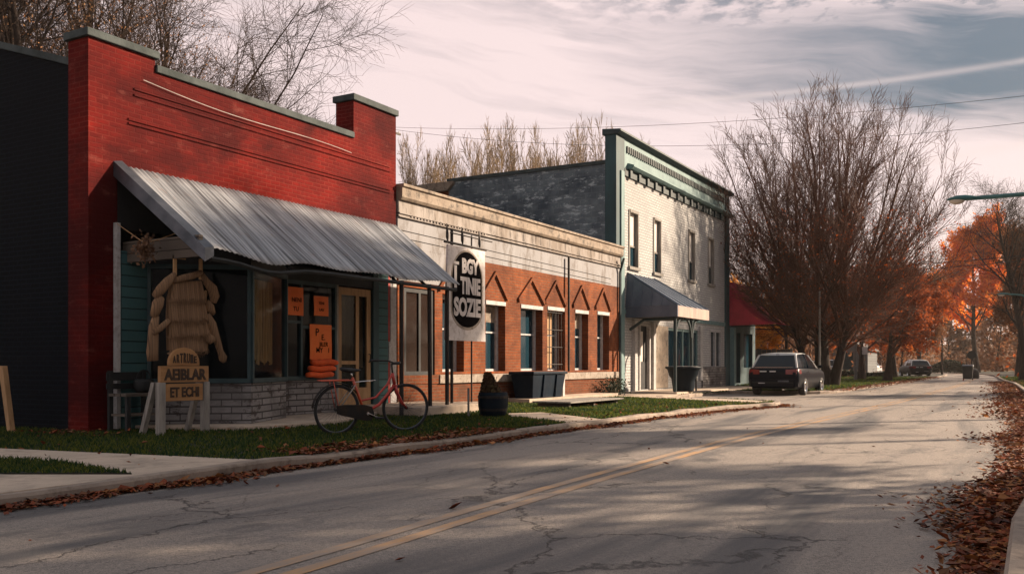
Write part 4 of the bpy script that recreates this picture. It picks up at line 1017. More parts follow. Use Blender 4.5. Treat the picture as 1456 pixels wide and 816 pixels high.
def hanging_sign():
    t = thing('hanging_sign', 'white banner sign with black oval and white lettering hung from an iron frame', 'sign', (-10.3, 16, 0))
    X = -10.3; y0, y1, z0, z1 = 15.36, 16.84, 1.44, 3.38
    fr = MB(); fr.tube([(X-.06, 15.66, -.02), (X-.06, 15.66, 3.72)], .032, 8); fr.build('post', 'iron', t)
    fr = MB(); fr.tube([(X-.06, 16.42, -.02), (X-.06, 16.42, 3.68)], .018, 6); fr.build('post', 'iron', t)
    fr = MB(); fr.tube([(X, 15.3, 3.42), (X, 16.92, 3.42)], .024, 6); fr.tube([(X-.02, 15.55, 3.63), (X-.02, 17.2, 3.63)], .014, 6); fr.build('crossbar', 'iron', t)
    for y in (15.42, 15.98, 16.66):
        m = MB(); m.tube([(X, y, 3.44), (X-.01, y, 3.52), (X-.01, y, 3.60), (X-.02, y, 3.80)], [.012, .03, .03, .008], 6); m.build('hanger', 'iron', t)
    m = MB(); m.prism([(y0+.04,z1),(y1,z1),(y1,z0),(y0-.06,z0)], 0, X-.02, X+.02); b = m.build('panel', 'signwhite', t, bevel=.004)
    m = MB(); m.box(X-.024, X+.028, y0-.05, y1+.004, z0+.0, z0+.16); m.build('bottom_rail', 'signwhite', b)
    cy, w = 16.12, .58
    def capsule(k, zb, zt):
        p = []
        for a in range(17): p.append((cy+w*k*math.cos(math.pi*a/16), zt-w*k+w*k*1.0*math.sin(math.pi*a/16)))
        for a in range(17): p.append((cy-w*k*math.cos(math.pi*a/16), zb+w*k*.7-w*k*.7*math.sin(math.pi*a/16)))
        return p
    m = MB(); m.prism(capsule(1.06, 1.66, 3.33), 0, X+.021, X+.023); m.build('oval_outline', 'sill', b)
    m = MB(); m.prism(capsule(.98, 1.72, 3.29), 0, X+.024, X+.027); m.build('oval', 'ink', b)
    m = MB()
    m.text('BGY', .40, (X+.030, cy+.10, 2.86), (0,1,0), (0,0,1), .004, .022, fit=.66)
    m.text('TINIE', .46, (X+.030, cy+.12, 2.43), (0,1,0), (0,0,1), .004, .022, fit=.78)
    m.text('SOZIE', .50, (X+.030, cy+.0, 1.97), (0,1,0), (0,0,1), .004, .024, fit=1.04)
    # the pale upright and bar left of the first two lines
    m.box(X+.028, X+.032, cy-.50, cy-.41, 2.52, 2.98); m.box(X+.028, X+.032, cy-.54, cy-.33, 3.0, 3.06)
    m.build('lettering', 'signwhite', b)
hanging_sign()

def wooden_jacket():
    t = thing('wooden_jacket', 'jacket shaped hanging made of split wood strips under the awning', 'decoration', (-10.3, 8.85, 1.0))
    t_shift = (-.22, .18, .02)
    rng = random.Random(2)
    X = -10.3
    # torso: four stepped rows of strips, bulging towards the street
    m = MB()
    edges = [(8.62,9.14,2.12),(8.55,9.20,1.86),(8.53,9.24,1.58),(8.54,9.28,1.36),(8.55,9.22,1.13)]
    for r in range(4):
        (a0,b0,zt), (a1,b1,zb) = edges[r], edges[r+1]
        n = 11; rows = []
        for j in range(5):
            s_ = j/4; row = []
            for i in range(n+1):
                f = i/n; y = (a0+(a1-a0)*s_)*(1-f)+(b0+(b1-b0)*s_)*f
                bul = .06*math.sin(math.pi*f)**.6+.05*s_+.012*math.sin(i*2.6)
                row.append((X+bul+.006*rng.random(), y, zt+(zb-zt)*s_-.03*s_+.05*(f-.5)-.012*math.cos(i*2.1)*s_))
            rows.append(row)
        m.grid(rows)
        m.grid([[(X-.06, p[1], p[2]) for p in rows[0]], rows[0]]); m.grid([rows[-1], [(X-.06, p[1], p[2]+.02) for p in rows[-1]]])
    m.grid([[(X-.06, e[0], e[2]) for e in edges], [(X-.06, e[1], e[2]) for e in edges]])
    m.build('torso', 'wicker', t, smooth=False)
    m = MB(); m.tube([(X+.02,8.62,2.10),(X+.1,8.75,2.15),(X+.12,8.9,2.19),(X+.06,9.10,2.26)], [.04,.05,.05,.04], 8); m.build('collar', 'wicker', t, smooth=True)
    # shoulder pieces and sleeves
    m = MB(); m.tube([(X,8.66,2.20),(X+.03,8.52,2.08),(X+.03,8.40,1.96),(X,8.31,1.86)], [.04,.07,.075,.05], 10); m.tube([(X,8.42,1.86),(X+.02,8.36,1.76),(X,8.30,1.58)], [.06,.09,.06], 10); m.build('shoulder', 'wicker', t, smooth=True)
    m = MB(); m.tube([(X,9.12,2.28),(X+.04,9.20,2.14),(X+.05,9.31,2.04),(X+.02,9.37,1.93),(X,9.36,1.84)], [.03,.06,.085,.085,.05], 10); m.tube([(X,9.22,1.84),(X+.03,9.28,1.76),(X,9.36,1.68)], [.06,.075,.04], 10); m.build('shoulder', 'wicker', t, smooth=True)
    m = MB(); m.tube([(X+.04,9.22,1.66),(X+.05,9.30,1.52),(X+.05,9.40,1.28),(X+.04,9.47,1.12),(X+.04,9.52,1.02),(X+.04,9.545,.965)], [.05,.075,.062,.052,.075,.035], 12); m.build('sleeve', 'wicker', t, smooth=True)
    m = MB(); m.tube([(X,8.34,1.60),(X+.01,8.30,1.45),(X,8.28,1.10),(X,8.29,.98)], [.05,.075,.09,.085], 10); m.tube([(X+.10,8.24,1.36),(X+.11,8.36,1.43),(X+.11,8.50,1.54)], [.04,.048,.04], 10); m.build('sleeve', 'wicker', t, smooth=True)
    m = MB(); m.tube([(X+.14,9.14,1.30),(X+.17,9.20,1.30),(X+.14,9.27,1.30)], [.05,.08,.05], 8); m.build('pocket', 'wicker', t, smooth=True)
    for y, h in ((8.66, 2.52), (9.12, 2.46)):
        m = MB(); m.box(X-.02, X+.02, y-.025, y+.025, 2.16, h); m.box(X-.022, X+.022, y-.03, y+.18, h-.10, h-.055) if y < 9 else None
        m.build('hanger', 'tanwood', t)
    m = MB(); m.tube([(X,8.66,2.5),(X,8.66,2.72)], .006, 4); m.tube([(X,9.12,2.45),(X,9.12,2.72)], .006, 4); m.build('cord', 'cable', t)
    m = MB()
    for k in range(260):
        q = rng.randrange(1, 5); a, b, z = edges[q]; f = rng.random(); y = a+(b-a)*f; x = X+.06*math.sin(math.pi*f)**.6+.05+rng.uniform(-.01,.015)
        zz = z-.02+.05*(f-.5); l = rng.uniform(.03,.10); m.tube([(x,y,zz+.03),(x+.012,y+rng.uniform(-.015,.015),zz-l*.5),(x+rng.uniform(-.01,.03),y+rng.uniform(-.03,.03),zz-l)], [.004,.003,.001], 3)
    m.build('fringe', 'wicker', t)
    t.location = Vector(t.location)+Vector(t_shift); t.scale = (.62, 1, 1)
wooden_jacket()

def flower_bunch():
    t = thing('dried_flowers', 'bunch of dried brown flowers hung on cords from the awning', 'decoration', (-10.75, 8.55, 2.5))
    rng = np.random.default_rng(4); c = np.array([-10.75, 8.52, 2.57])
    p = c+rng.normal(0, 1, (260,3))*np.array([.06,.07,.085])
    np_mesh('foliage', *leaves_np(rng, p, .035), 'dried', t, True)
    m = MB()
    for i in range(14):
        a = rng.normal(0, .05, 2); m.tube([tuple(c+np.array([0,0,.1])), tuple(c+np.array([a[0], a[1], -.2]))], .004, 4)
    m.build('stems', 'dried', t)
    m = MB(); m.tube([(-11.5,8.64,2.98),(-10.9,8.55,2.7),(-10.75,8.53,2.64)], .006, 4); m.tube([(-10.75,8.53,2.64),(-10.7,8.75,2.72),(-10.62,8.95,2.82)], .006, 4); m.build('cord', 'tanwood', t)
flower_bunch()

def bench():
    t = thing('bench', 'dark wooden bench with back rail against the teal siding', 'bench', (-11.05, 8.95, 0))
    m = MB()
    for k in range(3): m.box(-11.36+k*.13, -11.25+k*.13, 8.4, 9.05, .50, .54)
    m.build('seat', 'oldwood', t)
    m = MB(); m.box(-11.42, -11.39, 8.4, 9.05, .72, .84); m.box(-11.42, -11.39, 8.4, 9.05, .60, .68); m.build('backrest', 'black', t)
    for x in (-11.40, -11.02):
        for y in (8.42, 8.98): bx(x-.02, x+.03, y, y+.06, -.02, .86 if x < -11.2 else .498).build('leg', 'black', t)
    m = MB(); m.box(-11.36, -11.04, 8.44, 9.0, .22, .25); m.build('shelf', 'oldwood', t)
bench()
def basket():
    t = thing('basket', 'small dark round basket on the bench by the teal siding', 'basket', (-11.2, 8.86, .54))
    m = MB(); m.lathe([(.09,0),(.13,.06),(.14,.16),(.12,.2),(.10,.19),(.10,.03)], 14, (-11.2,8.86,.542)); m.build('body', 'black', t, smooth=True)
    m = MB(); m.tube([(-11.2,8.86-.12*math.cos(a*math.pi/8),.74+.13*math.sin(a*math.pi/8)) for a in range(9)], .01, 5); m.build('handle', 'black', t)
basket()

# posters on the recessed window
def poster(label, y0, y1, z0, z1, lines, x=-11.375):
    t = thing('poster', label, 'poster', (x, (y0+y1)/2, z0), group='orange posters in the shop window')
    m = MB(); n = 5
    rows = [[(x+.004*math.sin(i*1.3+j), y0+(y1-y0)*i/n, z0+(z1-z0)*j/n) for j in range(n+1)] for i in range(n+1)]
    m.grid(rows); p = m.build('sheet', 'poster', t)
    sm = p.modifiers.new('thickness', 'SOLIDIFY'); sm.thickness = .004
    m = MB()
    for (txt, sz, fy, fz) in lines: m.text(txt, sz, (x+.010, y0+(y1-y0)*fy, z0+(z1-z0)*fz), (0,1,0), (0,0,1), .003, .001)
    m.build('lettering', 'ink', t)
poster('small orange poster high in the left pane beside the gold panel', 11.99, 12.38, 1.82, 2.32, [('NENI', .11, .55, .48), ('TU', .11, .5, .16)])
poster('small orange poster high beside the dark shop door', 12.66, 13.05, 1.84, 2.20, [('TENI', .07, .5, .58), ('LAU', .07, .5, .25)])
poster('large orange poster covered in black lettering above the orange rolls', 12.55, 13.14, 1.04, 1.68, [('P', .19, .32, .68), ('E.', .15, .6, .56), ('JILER', .11, .62, .38), ('MY', .13, .42, .2), ('I', .13, .85, .2)])
def rolls():
    for i, (z, lab) in enumerate(((.76, 'bottom one of three rolled orange cushions on the window ledge'), (.875, 'middle one of three rolled orange cushions on the window ledge'), (.99, 'topmost of three rolled orange cushions under the large poster'))):
        x = -11.31+.008*i; a = 12.40+.05*i
        rings = []
        for k in range(9):
            f = k/8; r = .055*(1 if .05 < f < .95 else .72); rings.append((a+.70*f, r, .01*math.sin(f*9+i)))
        m = MB(); m.tube([(x+.0, y, z+w) for y, r, w in rings], [r for _, r, _ in rings], 10)
        o = m.build('rolled_cushion', 'foam', None, smooth=True); tag(o, lab, 'cushion', 'rolled orange cushions on the ledge')
rolls()
m = MB(); m.tube([(-10.86,9.55,1.42),(-10.82,9.60,1.72),(-10.80,9.64,2.0),(-10.80,9.645,2.06)], [.014,.026,.026,.016], 8)
tag(m.build('wooden_paddle', 'tanwood', None, smooth=True), 'slim tan wooden stick leaning against the dark shop window', 'stick')
m = MB(); m.prism([(-12.66,-.03),(-12.58,-.03),(-12.78,.93),(-12.88,.93)], 1, 7.72, 7.80)
tag(m.build('wooden_plank', 'tanwood', None, bevel=.006), 'tan plank propped upright before the dark side wall', 'plank')

def ledge():
    m = MB(); m.box(-11.55, -9.75, 13.75, 16.3, -.05, .16); m.box(-11.2, -10.2, 16.31, 17.4, -.05, .12)
    tag(m.build('concrete_step', 'concrete', None, bevel=.02), 'low concrete step behind the bicycle front wheel', 'step')
ledge()
def shrub_planter():
    t = thing('planter', 'round dark barrel planter at the end of the low concrete step', 'planter', (-8.62, 14.4, 0))
    m = MB(); m.lathe([(.20,-.02),(.245,.05),(.275,.2),(.275,.36),(.262,.44),(.235,.44),(.235,.36)], 22, (-8.62,14.4,0)); m.build('barrel', 'barrel', t, smooth=True)
    m = MB()
    for z in (.1, .33): m.lathe([(.258 if z < .2 else .279, z),(.262 if z < .2 else .283, z+.02),(.266 if z < .2 else .282, z+.05)], 22, (-8.62,14.4,0))
    m.build('hoop', 'iron', t)
    o = thing('shrub', 'brown cone shaped shrub growing in the round barrel planter', 'shrub', (-8.66, 14.45, .38))
    rng = np.random.default_rng(6); n = 2600; h = rng.random(n)**1.3
    a = rng.uniform(0, 6.28, n); r = .24*(1-h*.75)*rng.random(n)**.4
    p = np.stack([-8.68+r*np.cos(a)-.05*h, 14.45+r*np.sin(a)-.06*h, .36+.44*h], -1)
    np_mesh('foliage', *leaves_np(rng, p, .028), 'plant', o, True)
    m = MB()
    for i in range(9):
        w = rng.normal(0, .07, 2); m.tube([(-8.66,14.45,.34), (-8.68+w[0], 14.42+w[1], .72)], .006, 4)
    m.build('stem', 'bark', o)
    m = MB(); m.box(-9.02, -8.99, 14.15, 14.18, -.02, .52)
    tag(m.build('garden_stake', 'greywood', None), 'thin grey stake standing beside the barrel planter', 'stake')
shrub_planter()
def trough():
    t = thing('planter_box', 'big navy box planter with tapered sides and rim below the brick building windows', 'planter', (-11.15, 20.8, .1))
    m = MB(); m.loft([[(-11.35,20.05,.10),(-10.85,20.05,.10),(-10.85,21.65,.10),(-11.35,21.65,.10)],[(-11.42,19.95,.70),(-10.78,19.95,.70),(-10.78,21.75,.70),(-11.42,21.75,.70)]]); m.build('box', 'navy', t, bevel=.01)
    m = MB(); m.box(-11.46, -10.74, 19.9, 21.8, .703, .77); m.build('rim', 'navy', t, bevel=.01)
    m = MB()
    for y in (20.5, 21.2): m.prism([(-10.848,.12),(-10.80,.12),(-10.745,.69),(-10.79,.69)], 1, y, y+.05)
    m.build('rib', 'navy', t)
    m = MB(); m.box(-11.05, -10.93, 21.9, 22.02, .08, .74); m.box(-11.07, -10.91, 21.88, 22.04, .743, .77)
    tag(m.build('short_post', 'whitewood', None, bevel=.008), 'short white post right beside the navy box planter', 'post')
    m = MB(); m.box(-9.7, -8.75, 17.9, 20.9, .10, .135)
    t2 = thing('low_platform', 'low weathered wooden platform lying on the lawn before the navy planter', 'platform', (-9.2, 19.4, 0))
    m.build('deck', 'greywood', t2, bevel=.006)
    for y in (18.0, 19.3, 20.6): bx(-9.62, -8.84, y, y+.1, -.02, .098).build('bearer', 'oldwood', t2)
    o = thing('shrub', 'small grey green shrub at the right foot of the brick wall', 'shrub', (-11.2, 25.9, 0))
    rng = np.random.default_rng(16); n = 900; p = rng.normal(0, 1, (n,3))*np.array([.15,.32,.16])+np.array([-11.2,25.9,.22]); p = p[p[:,2] > 0]
    np_mesh('foliage', *leaves_np(rng, p, .04), 'hedge', o, True)
    m = MB(); [m.tube([(-11.2,25.9,-.02),(-11.2+.12*math.cos(k*1.3),25.9+.28*math.sin(k*1.3),.4)], .006, 4) for k in range(7)]; m.build('stem', 'bark', o)
trough()
def urn():
    t = thing('urn_planter', 'large dark flared urn planter on the porch step of the white building', 'planter', (-10.25, 29.3, .05))
    m = MB(); m.lathe([(.34,0),(.35,.05),(.38,.30),(.40,.42),(.47,.52),(.52,.70),(.54,.74),(.60,.76),(.60,.83),(.52,.83),(.50,.72)], 24, (-10.2,29.45,.052)); m.build('bowl', 'barrel', t, smooth=True)
    m = MB(); m.lathe([(.01,.80),(.49,.80),(.49,.835),(.01,.84)], 20, (-10.2,29.45,.052)); m.build('soil', 'whitewood', t)
    m = MB(); m.tube([(-9.99,30.15,.05),(-9.99,30.15,.80)], .03, 6)
    tag(m.build('iron_stake', 'iron', None), 'thin black iron stake right of the large urn planter', 'stake')
urn()

# ------------------------------------------------------------------ bicycle
def bicycle():
    rx, ry = -8.28, 9.66; ang = math.atan2(.93, .36)
    t = thing('bicycle', 'red orange step through bicycle standing on the lawn before the shop', 'bicycle', (rx, ry, -.012), ang)
    t.rotation_euler = (R(4), 0, ang)
    Rw = .345; WB = 1.10
    def L(name, m, mt, par=t, smooth=True): return m.build(name, mt, par, smooth=smooth, world=False)
    def wheel(cx, steer):
        c, s_ = math.cos(steer), math.sin(steer)
        P = lambda r, a, o=0: (cx+r*math.cos(a)*c-o*s_, r*math.cos(a)*s_+o*c, Rw+r*math.sin(a))
        def tor(R0, r, n=48, k=8):
            rows = []
            for i in range(n+1):
                a = 2*math.pi*i/n; rows.append([P(R0+r*math.cos(2*math.pi*j/k), a, r*math.sin(2*math.pi*j/k)) for j in range(k+1)])
            return MB().grid(rows)
        w = L('wheel', tor(Rw-.034, .011), 'flash')
        L('tyre', tor(Rw-.019, .021), 'rubber', w)
        m = MB()
        for k in range(28): m.tube([P(.018, 2*math.pi*k/28+(.5 if k % 2 else -.5), .03*(1 if k % 2 else -1)), P(Rw-.035, 2*math.pi*k/28)], .0016, 4)
        L('spokes', m, 'flash', w)
        m = MB(); m.tube([P(0,0,-.06), P(0,0,.06)], .02, 10); L('hub', m, 'iron', w)
        return P
    wheel(0, 0); steer = R(-16); PF = wheel(WB, steer)
    bb = (.43, 0, .29); seat = (.22, 0, .78); head_t = (.86, 0, .84); head_b = (.90, 0, .68)
    m = MB(); m.tube([seat, bb], .019, 10); L('seat_tube', m, 'bikeorange')
    m = MB(); m.tube([head_b, (.80,0,.55), (.66,0,.40), bb], .021, 10); m.tube([head_t, (.78,0,.68), (.60,0,.50), (.36,0,.46)], .015, 10); m.tube([head_t, head_b], .024, 10)
    L('frame', m, 'bikered')
    m = MB()
    for s_ in (-1, 1): m.tube([(0,s_*.055,Rw), (.25,s_*.03,.68)], .009, 6); m.tube([(0,s_*.055,Rw), (bb[0],s_*.03,bb[2])], .010, 6)
    L('rear_stays', m, 'greywood')
    m = MB(); c, s0 = math.cos(steer), math.sin(steer)
    for s_ in (-1, 1):
        o = s_*.055; m.tube([(.905-o*s0*.5, o*.7, .66), (.95-o*s0, o*c, .55), (1.03-o*s0, o*c, .42), (WB-o*s0, o*c, Rw)], [.016,.015,.012,.010], 8)
    m.tube([(.905,-.05,.665),(.905,.05,.665)], .016, 8)
    L('fork', m, 'bikered')
    m = MB(); m.tube([head_t, (.84,0,.97)], .013, 8); m.tube([(.84,0,.96), (.87,0,.985)], .016, 8)
    pts = [(.70,-.30,1.00),(.80,-.27,1.0),(.88,-.16,1.005),(.88,0,.985),(.88,.16,1.005),(.80,.27,1.0),(.70,.30,1.0)]
    m.tube(pts, .012, 8); hb = L('handlebar', m, 'iron')
    for s_ in (-1, 1):
        m = MB(); m.tube([(.80,s_*.27,1.0),(.66,s_*.305,1.0)], .018, 8); L('grip', m, 'rubber', hb)
    m = MB(); m.tube([seat, (.195,0,.86)], .012, 8); L('seat_post', m, 'chrome')
    m = MB()
    rings = []
    for f, w, h in ((-.15,.02,.015),(-.13,.085,.03),(-.06,.095,.035),(.02,.06,.03),(.10,.025,.02),(.15,.012,.012)):
        rings.append([(.19+f, w*math.cos(k*math.pi/5), .885+h*math.sin(k*math.pi/5)+(.015 if f < -.1 else 0)) for k in range(10)])
    m.loft(rings); L('saddle', m, 'rubber')
    m = MB()
    for s_ in (-.06, 0, .06): m.tube([(-.28,s_,.745),(.20,s_,.75)], .008, 6)
    for x in (-.26, -.1, .08): m.tube([(x,-.06,.745),(x,.06,.745)], .007, 6)
    for s_ in (-.06, .06): m.tube([(-.1,s_,.745),(0,s_,Rw)], .006, 6)
    L('rear_rack', m, 'bikeorange')
    m = MB(); m.tube([(.26,0,.72),(.6,.02,.74)], .008, 6); L('pump', m, 'chrome')
    def fender(cx, a0, a1):
        rows = []
        for i in range(17):
            a = a0+(a1-a0)*i/16; rows.append([(cx+(Rw+.028)*math.cos(a), o, Rw+(Rw+.028-.01*(o/.03)**2)*math.sin(a)) for o in (-.03,-.015,0,.015,.03)])
        m = MB().grid(rows); o = L('mudguard', m, 'iron'); sm = o.modifiers.new('thickness', 'SOLIDIFY'); sm.thickness = .003
    fender(0, R(35), R(175))
    m = MB(); prof = [(-.03,.06),(.05,.08),(.38,.115),(.50,.10),(.54,0),(.50,-.09),(.38,-.105),(.05,-.07),(-.03,-.05)]
    m.prism([(x,.0+z+(.345-.055*max(0,x)/.43)) for x, z in prof], 1, -.085, -.055); L('chain_guard', m, 'iron', smooth=False)
    m = MB(); m.tube([(bb[0],-.1,bb[2]),(bb[0],.1,bb[2])], .025, 8); m.tube([(bb[0],-.1,bb[2]),(bb[0]+.16,-.1,bb[2]-.06)], .011, 6); m.tube([(bb[0],.1,bb[2]),(bb[0]-.16,.1,bb[2]+.06)], .011, 6)
    cr = L('crank', m, 'chrome', smooth=False)
    for s_, dx, dz in ((-1,.16,-.06),(1,-.16,.06)):
        m = MB(); m.box(bb[0]+dx-.05, bb[0]+dx+.05, s_*.10, s_*.19, bb[2]+dz-.012, bb[2]+dz+.012); L('pedal', m, 'rubber', cr, False)
    m = MB(); m.tube([(.40,.05,.27),(.34,.22,.015)], .009, 6); L('kickstand', m, 'chrome')
bicycle()

# ------------------------------------------------------------------ parked car
def car(label, x, y, rz, paint='carpaint', roofp='silver'):
    """local +y is the front; origin on the ground under the middle of the rear axle"""
    t = thing('parked_car', label, 'car', (x, y, ZR+.004), rz)
    def L(name, m, mt, par=t, smooth=False, bev=0): return m.build(name, mt, par, smooth=smooth, bevel=bev, world=False)
    W = .84
    def sect(y, zb, zt, w, tuck=.90):
        pts = [(w*.80,zb),(w*.95,zb+.07),(w,zb+(zt-zb)*.42),(w*.995,zb+(zt-zb)*.70),(w*.965,zt-.05),(w*tuck,zt)]
        return [(px,y,pz) for px, pz in pts]+[(-px,y,pz) for px, pz in pts[::-1]]
    st = [(-.93,.34,.80,.74),(-.90,.27,.92,.79),(-.78,.24,.965,.825),(-.4,.22,.975,W),(.3,.20,.965,W),(1.3,.20,.945,W),(2.2,.21,.93,W),(2.75,.22,.89,.83),(3.15,.24,.83,.80),(3.33,.28,.74,.74),(3.38,.34,.62,.70)]
    m = MB(); m.loft([sect(*s_) for s_ in st]); body = L('body', m, paint, smooth=True, bev=.0)
    # cabin: glazed lower part with roof skin above
    def cab(y, w, z): return [(w,y,z),(-w,y,z)]
    lo = [(-.70,.72,.962),(-.2,.77,.97),(.8,.78,.96),(1.75,.77,.94),(2.28,.72,.925)]
    hi = [(-.34,.58,1.40),(-.1,.60,1.43),(.6,.615,1.46),(1.15,.60,1.44),(1.45,.57,1.40)]
    m = MB(); rings = []
    for (yl,wl,zl),(yh,wh,zh) in zip(lo, hi): rings.append([(wl,yl,zl),((wl*1.02+wh)/2+.015,(yl+yh)/2,(zl+zh)/2+.01),(wh,yh,zh),(-wh,yh,zh),(-(wl*1.02+wh)/2-.015,(yl+yh)/2,(zl+zh)/2+.01),(-wl,yl,zl)])
    m.loft(rings); L('cabin_glass', m, 'carglass', smooth=False)
    m = MB(); rows = []
    for (yh,wh,zh) in hi: rows.append([(wh*1.02,yh,zh-.03),(wh*.94,yh,zh+.025),(wh*.5,yh,zh+.05),(0,yh,zh+.055),(-wh*.5,yh,zh+.05),(-wh*.94,yh,zh+.025),(-wh*1.02,yh,zh-.03)])
    m.loft([r for r in rows]); L('roof', m, roofp, smooth=True)
    for s_ in (-1, 1):
        for (a, b) in (((lo[0]),(hi[0])), ((lo[-1]),(hi[-1]))):
            m = MB(); m.tube([(s_*a[1]*1.0,a[0],a[2]-.01),(s_*b[1]*1.01,b[0],b[2])], .035, 6); L('pillar', m, roofp)
        m = MB(); m.tube([(s_*.795,.62,.955),(s_*.625,.62,1.44)], .028, 6); L('pillar', m, paint)
        m = MB(); m.ball((s_*.93,1.75,1.0), (.09,.05,.06)); L('mirror', m, paint, smooth=True)
        for yy in (0, 2.5):
            wx = s_*.75
            def ring(r0, prof): return [[(wx+s_*o, yy+r*math.cos(2*math.pi*k/28), .30+r*math.sin(2*math.pi*k/28)) for k in range(29)] for o, r in prof]
            m = MB().grid(ring(0, [(-.10,.16),(-.10,.28),(-.07,.30),(.07,.30),(.10,.28),(.10,.19)])); w = L('wheel', m, 'rubber', smooth=True)
            m = MB().grid(ring(0, [(.09,.20),(.10,.185),(.06,.16),(.07,.07),(.085,.06),(.085,.001)])); L('rim', m, 'chrome', w)
        m = MB(); m.loft([[(s_*.42,-.955,.74),(s_*.42,-.95,.90),(s_*.46,-.84,.895),(s_*.46,-.84,.735)],[(s_*.77,-.915,.735),(s_*.75,-.915,.915),(s_*.70,-.75,.905),(s_*.70,-.75,.735)],[(s_*.86,-.64,.76),(s_*.845,-.64,.90),(s_*.74,-.6,.90),(s_*.74,-.6,.76)]])
        L('tail_light', m, 'tail', smooth=False)
        m = MB(); m.loft([[(s_*.45,3.36,.55),(s_*.45,3.34,.68),(s_*.45,3.2,.68),(s_*.45,3.2,.55)],[(s_*.72,3.24,.55),(s_*.72,3.22,.68),(s_*.70,3.1,.68),(s_*.70,3.1,.55)]]); L('headlight', m, 'lens')
        m = MB(); m.tube([(s_*.845,.35,.83),(s_*.845,.50,.83)], .015, 6); L('handle', m, paint)
    m = MB(); m.loft([[(x_,y_,z_) for x_, y_ in ((-.79,-.86),(-.70,-.97),(.70,-.97),(.79,-.86),(.80,-.70),(-.80,-.70))] for z_ in (.30,.36,.50,.565)]); bp = L('bumper', m, paint, bev=.02)
    m = MB(); m.box(-.66,.66,-.985,-.968,.435,.465); L('bumper_strip', m, 'black', bp)
    m = MB(); m.box(.18,.52,-.99,-.972,.475,.53); L('reflector', m, 'flash', bp); m = MB(); m.box(-.45,-.24,-.99,-.972,.42,.445); L('reflector', m, 'plate', bp)
    m = MB(); m.box(-.42,-.20,-.926,-.908,.755,.86); L('licence_plate', m, 'plate'); m = MB(); m.box(-.10,.10,-.926,-.908,.755,.86); L('licence_plate', m, 'plate')
    m = MB(); m.box(-.62,.62,-.80,-.76,.968,.985); L('boot_trim', m, 'chrome')
    m = MB(); m.tube([(.34,-.80,.22),(.34,-.97,.215)], .028, 8); L('exhaust', m, 'chrome')
    return t
c0 = car('dark blue parked car with silver roof seen from behind beside the kerb', -7.62, 32.0, R(-1.0)); c0.scale = (1.04, 1, .97)
def car_copy(label, x, y, rz, pm=None):
    o = copy_tree(c0); o.location = (x, y, ZR+.004); o.rotation_euler = (0,0,rz); o['label'] = label
    def sw(n):
        for ch in n.children:
            if pm and ch.type == 'MESH' and any(ch.name.startswith(k) for k in ('body','bumper','roof','pillar','mirror')) and not ch.name.startswith('bumper_strip'):
                ch.data = ch.data.copy(); ch.data.materials[0] = M_[pm]
            sw(ch)
    sw(o); return o
car_copy('far dark car parked on the left where the road narrows', -8.4, 83.5, R(20))
car_copy('far white car parked left of the far dark car under trees', -13.6, 92, R(70), 'plate')
car_copy('far white car half hidden between tree trunks behind the verge', -15.0, 82, R(95), 'plate')

# ------------------------------------------------------------------ far street furniture
def wheelie_bin():
    t = thing('wheelie_bin', 'dark wheeled bin standing alone far down the road', 'bin', (-3.88, 68.9, ZR+.004))
    def L(n, m, mt, bev=0): return m.build(n, mt, t, world=False, bevel=bev)
    m = MB(); m.loft([[(-.27,-.28,.06),(.27,-.28,.06),(.27,.28,.06),(-.27,.28,.06)],[(-.34,-.36,.92),(.34,-.36,.92),(.34,.36,.92),(-.34,.36,.92)]]); L('body', m, 'greenbin', .02)
    m = MB(); m.loft([[(-.36,-.40,.923),(.36,-.40,.923),(.36,.40,.923),(-.36,.40,.923)],[(-.33,-.36,1.0),(.33,-.36,1.0),(.33,.36,1.04),(-.33,.36,1.04)]]); L('lid', m, 'flash', .02)
    for s_ in (-1, 1): m = MB(); m.tube([(s_*.24,.28,.1),(s_*.31,.28,.1)], .1, 14); L('wheel', m, 'rubber')
    m = MB(); m.tube([(-.28,.42,.92),(.28,.42,.92)], .02, 6); L('handle', m, 'greenbin')
wheelie_bin()
def round_sign():
    t = thing('round_sign', 'round headed dark sign on a post behind the wheeled bin', 'sign', (-4.0, 76, ZR))
    m = MB(); m.tube([(0,0,0),(0,0,1.7)], .06, 8); m.build('post', 'iron', t, world=False)
    m = MB(); m.lathe([(.45,0),(.5,.1),(.48,.55),(.34,.72),(.12,.8),(.05,1.1)], 18); m.build('base', 'black', t, world=False, smooth=True)
    m = MB(); m.tube([(0,-.06,1.75),(0,.04,1.75)], .32, 24); m.build('disc', 'greenbin', t, world=False)
    m = MB(); m.lathe([(.30,-.02),(.32,0),(.3,.02)], 20); 
round_sign()
def shed():
    t = thing('garden_shed', 'low grey boarded outbuilding behind the trunks right of the car', 'outbuilding', (-15, 79, 0))
    m = MB(); m.prism([(-13.9,-.1),(-11.3,-.1),(-11.3,2.1),(-12.6,2.7),(-13.9,2.1)], 1, 76, 81); m.build('wall', 'shed', t)
    m = MB(); m.prism([(-14.1,2.0),(-12.6,2.72),(-11.1,2.0),(-11.1,2.12),(-12.6,2.86),(-14.1,2.12)], 1, 75.8, 81.2); m.build('roof', 'roofing', t)
    bx(-13.2, -12.4, 75.96, 75.99, -.05, 1.9).build('door', 'tealdark', t)
shed()
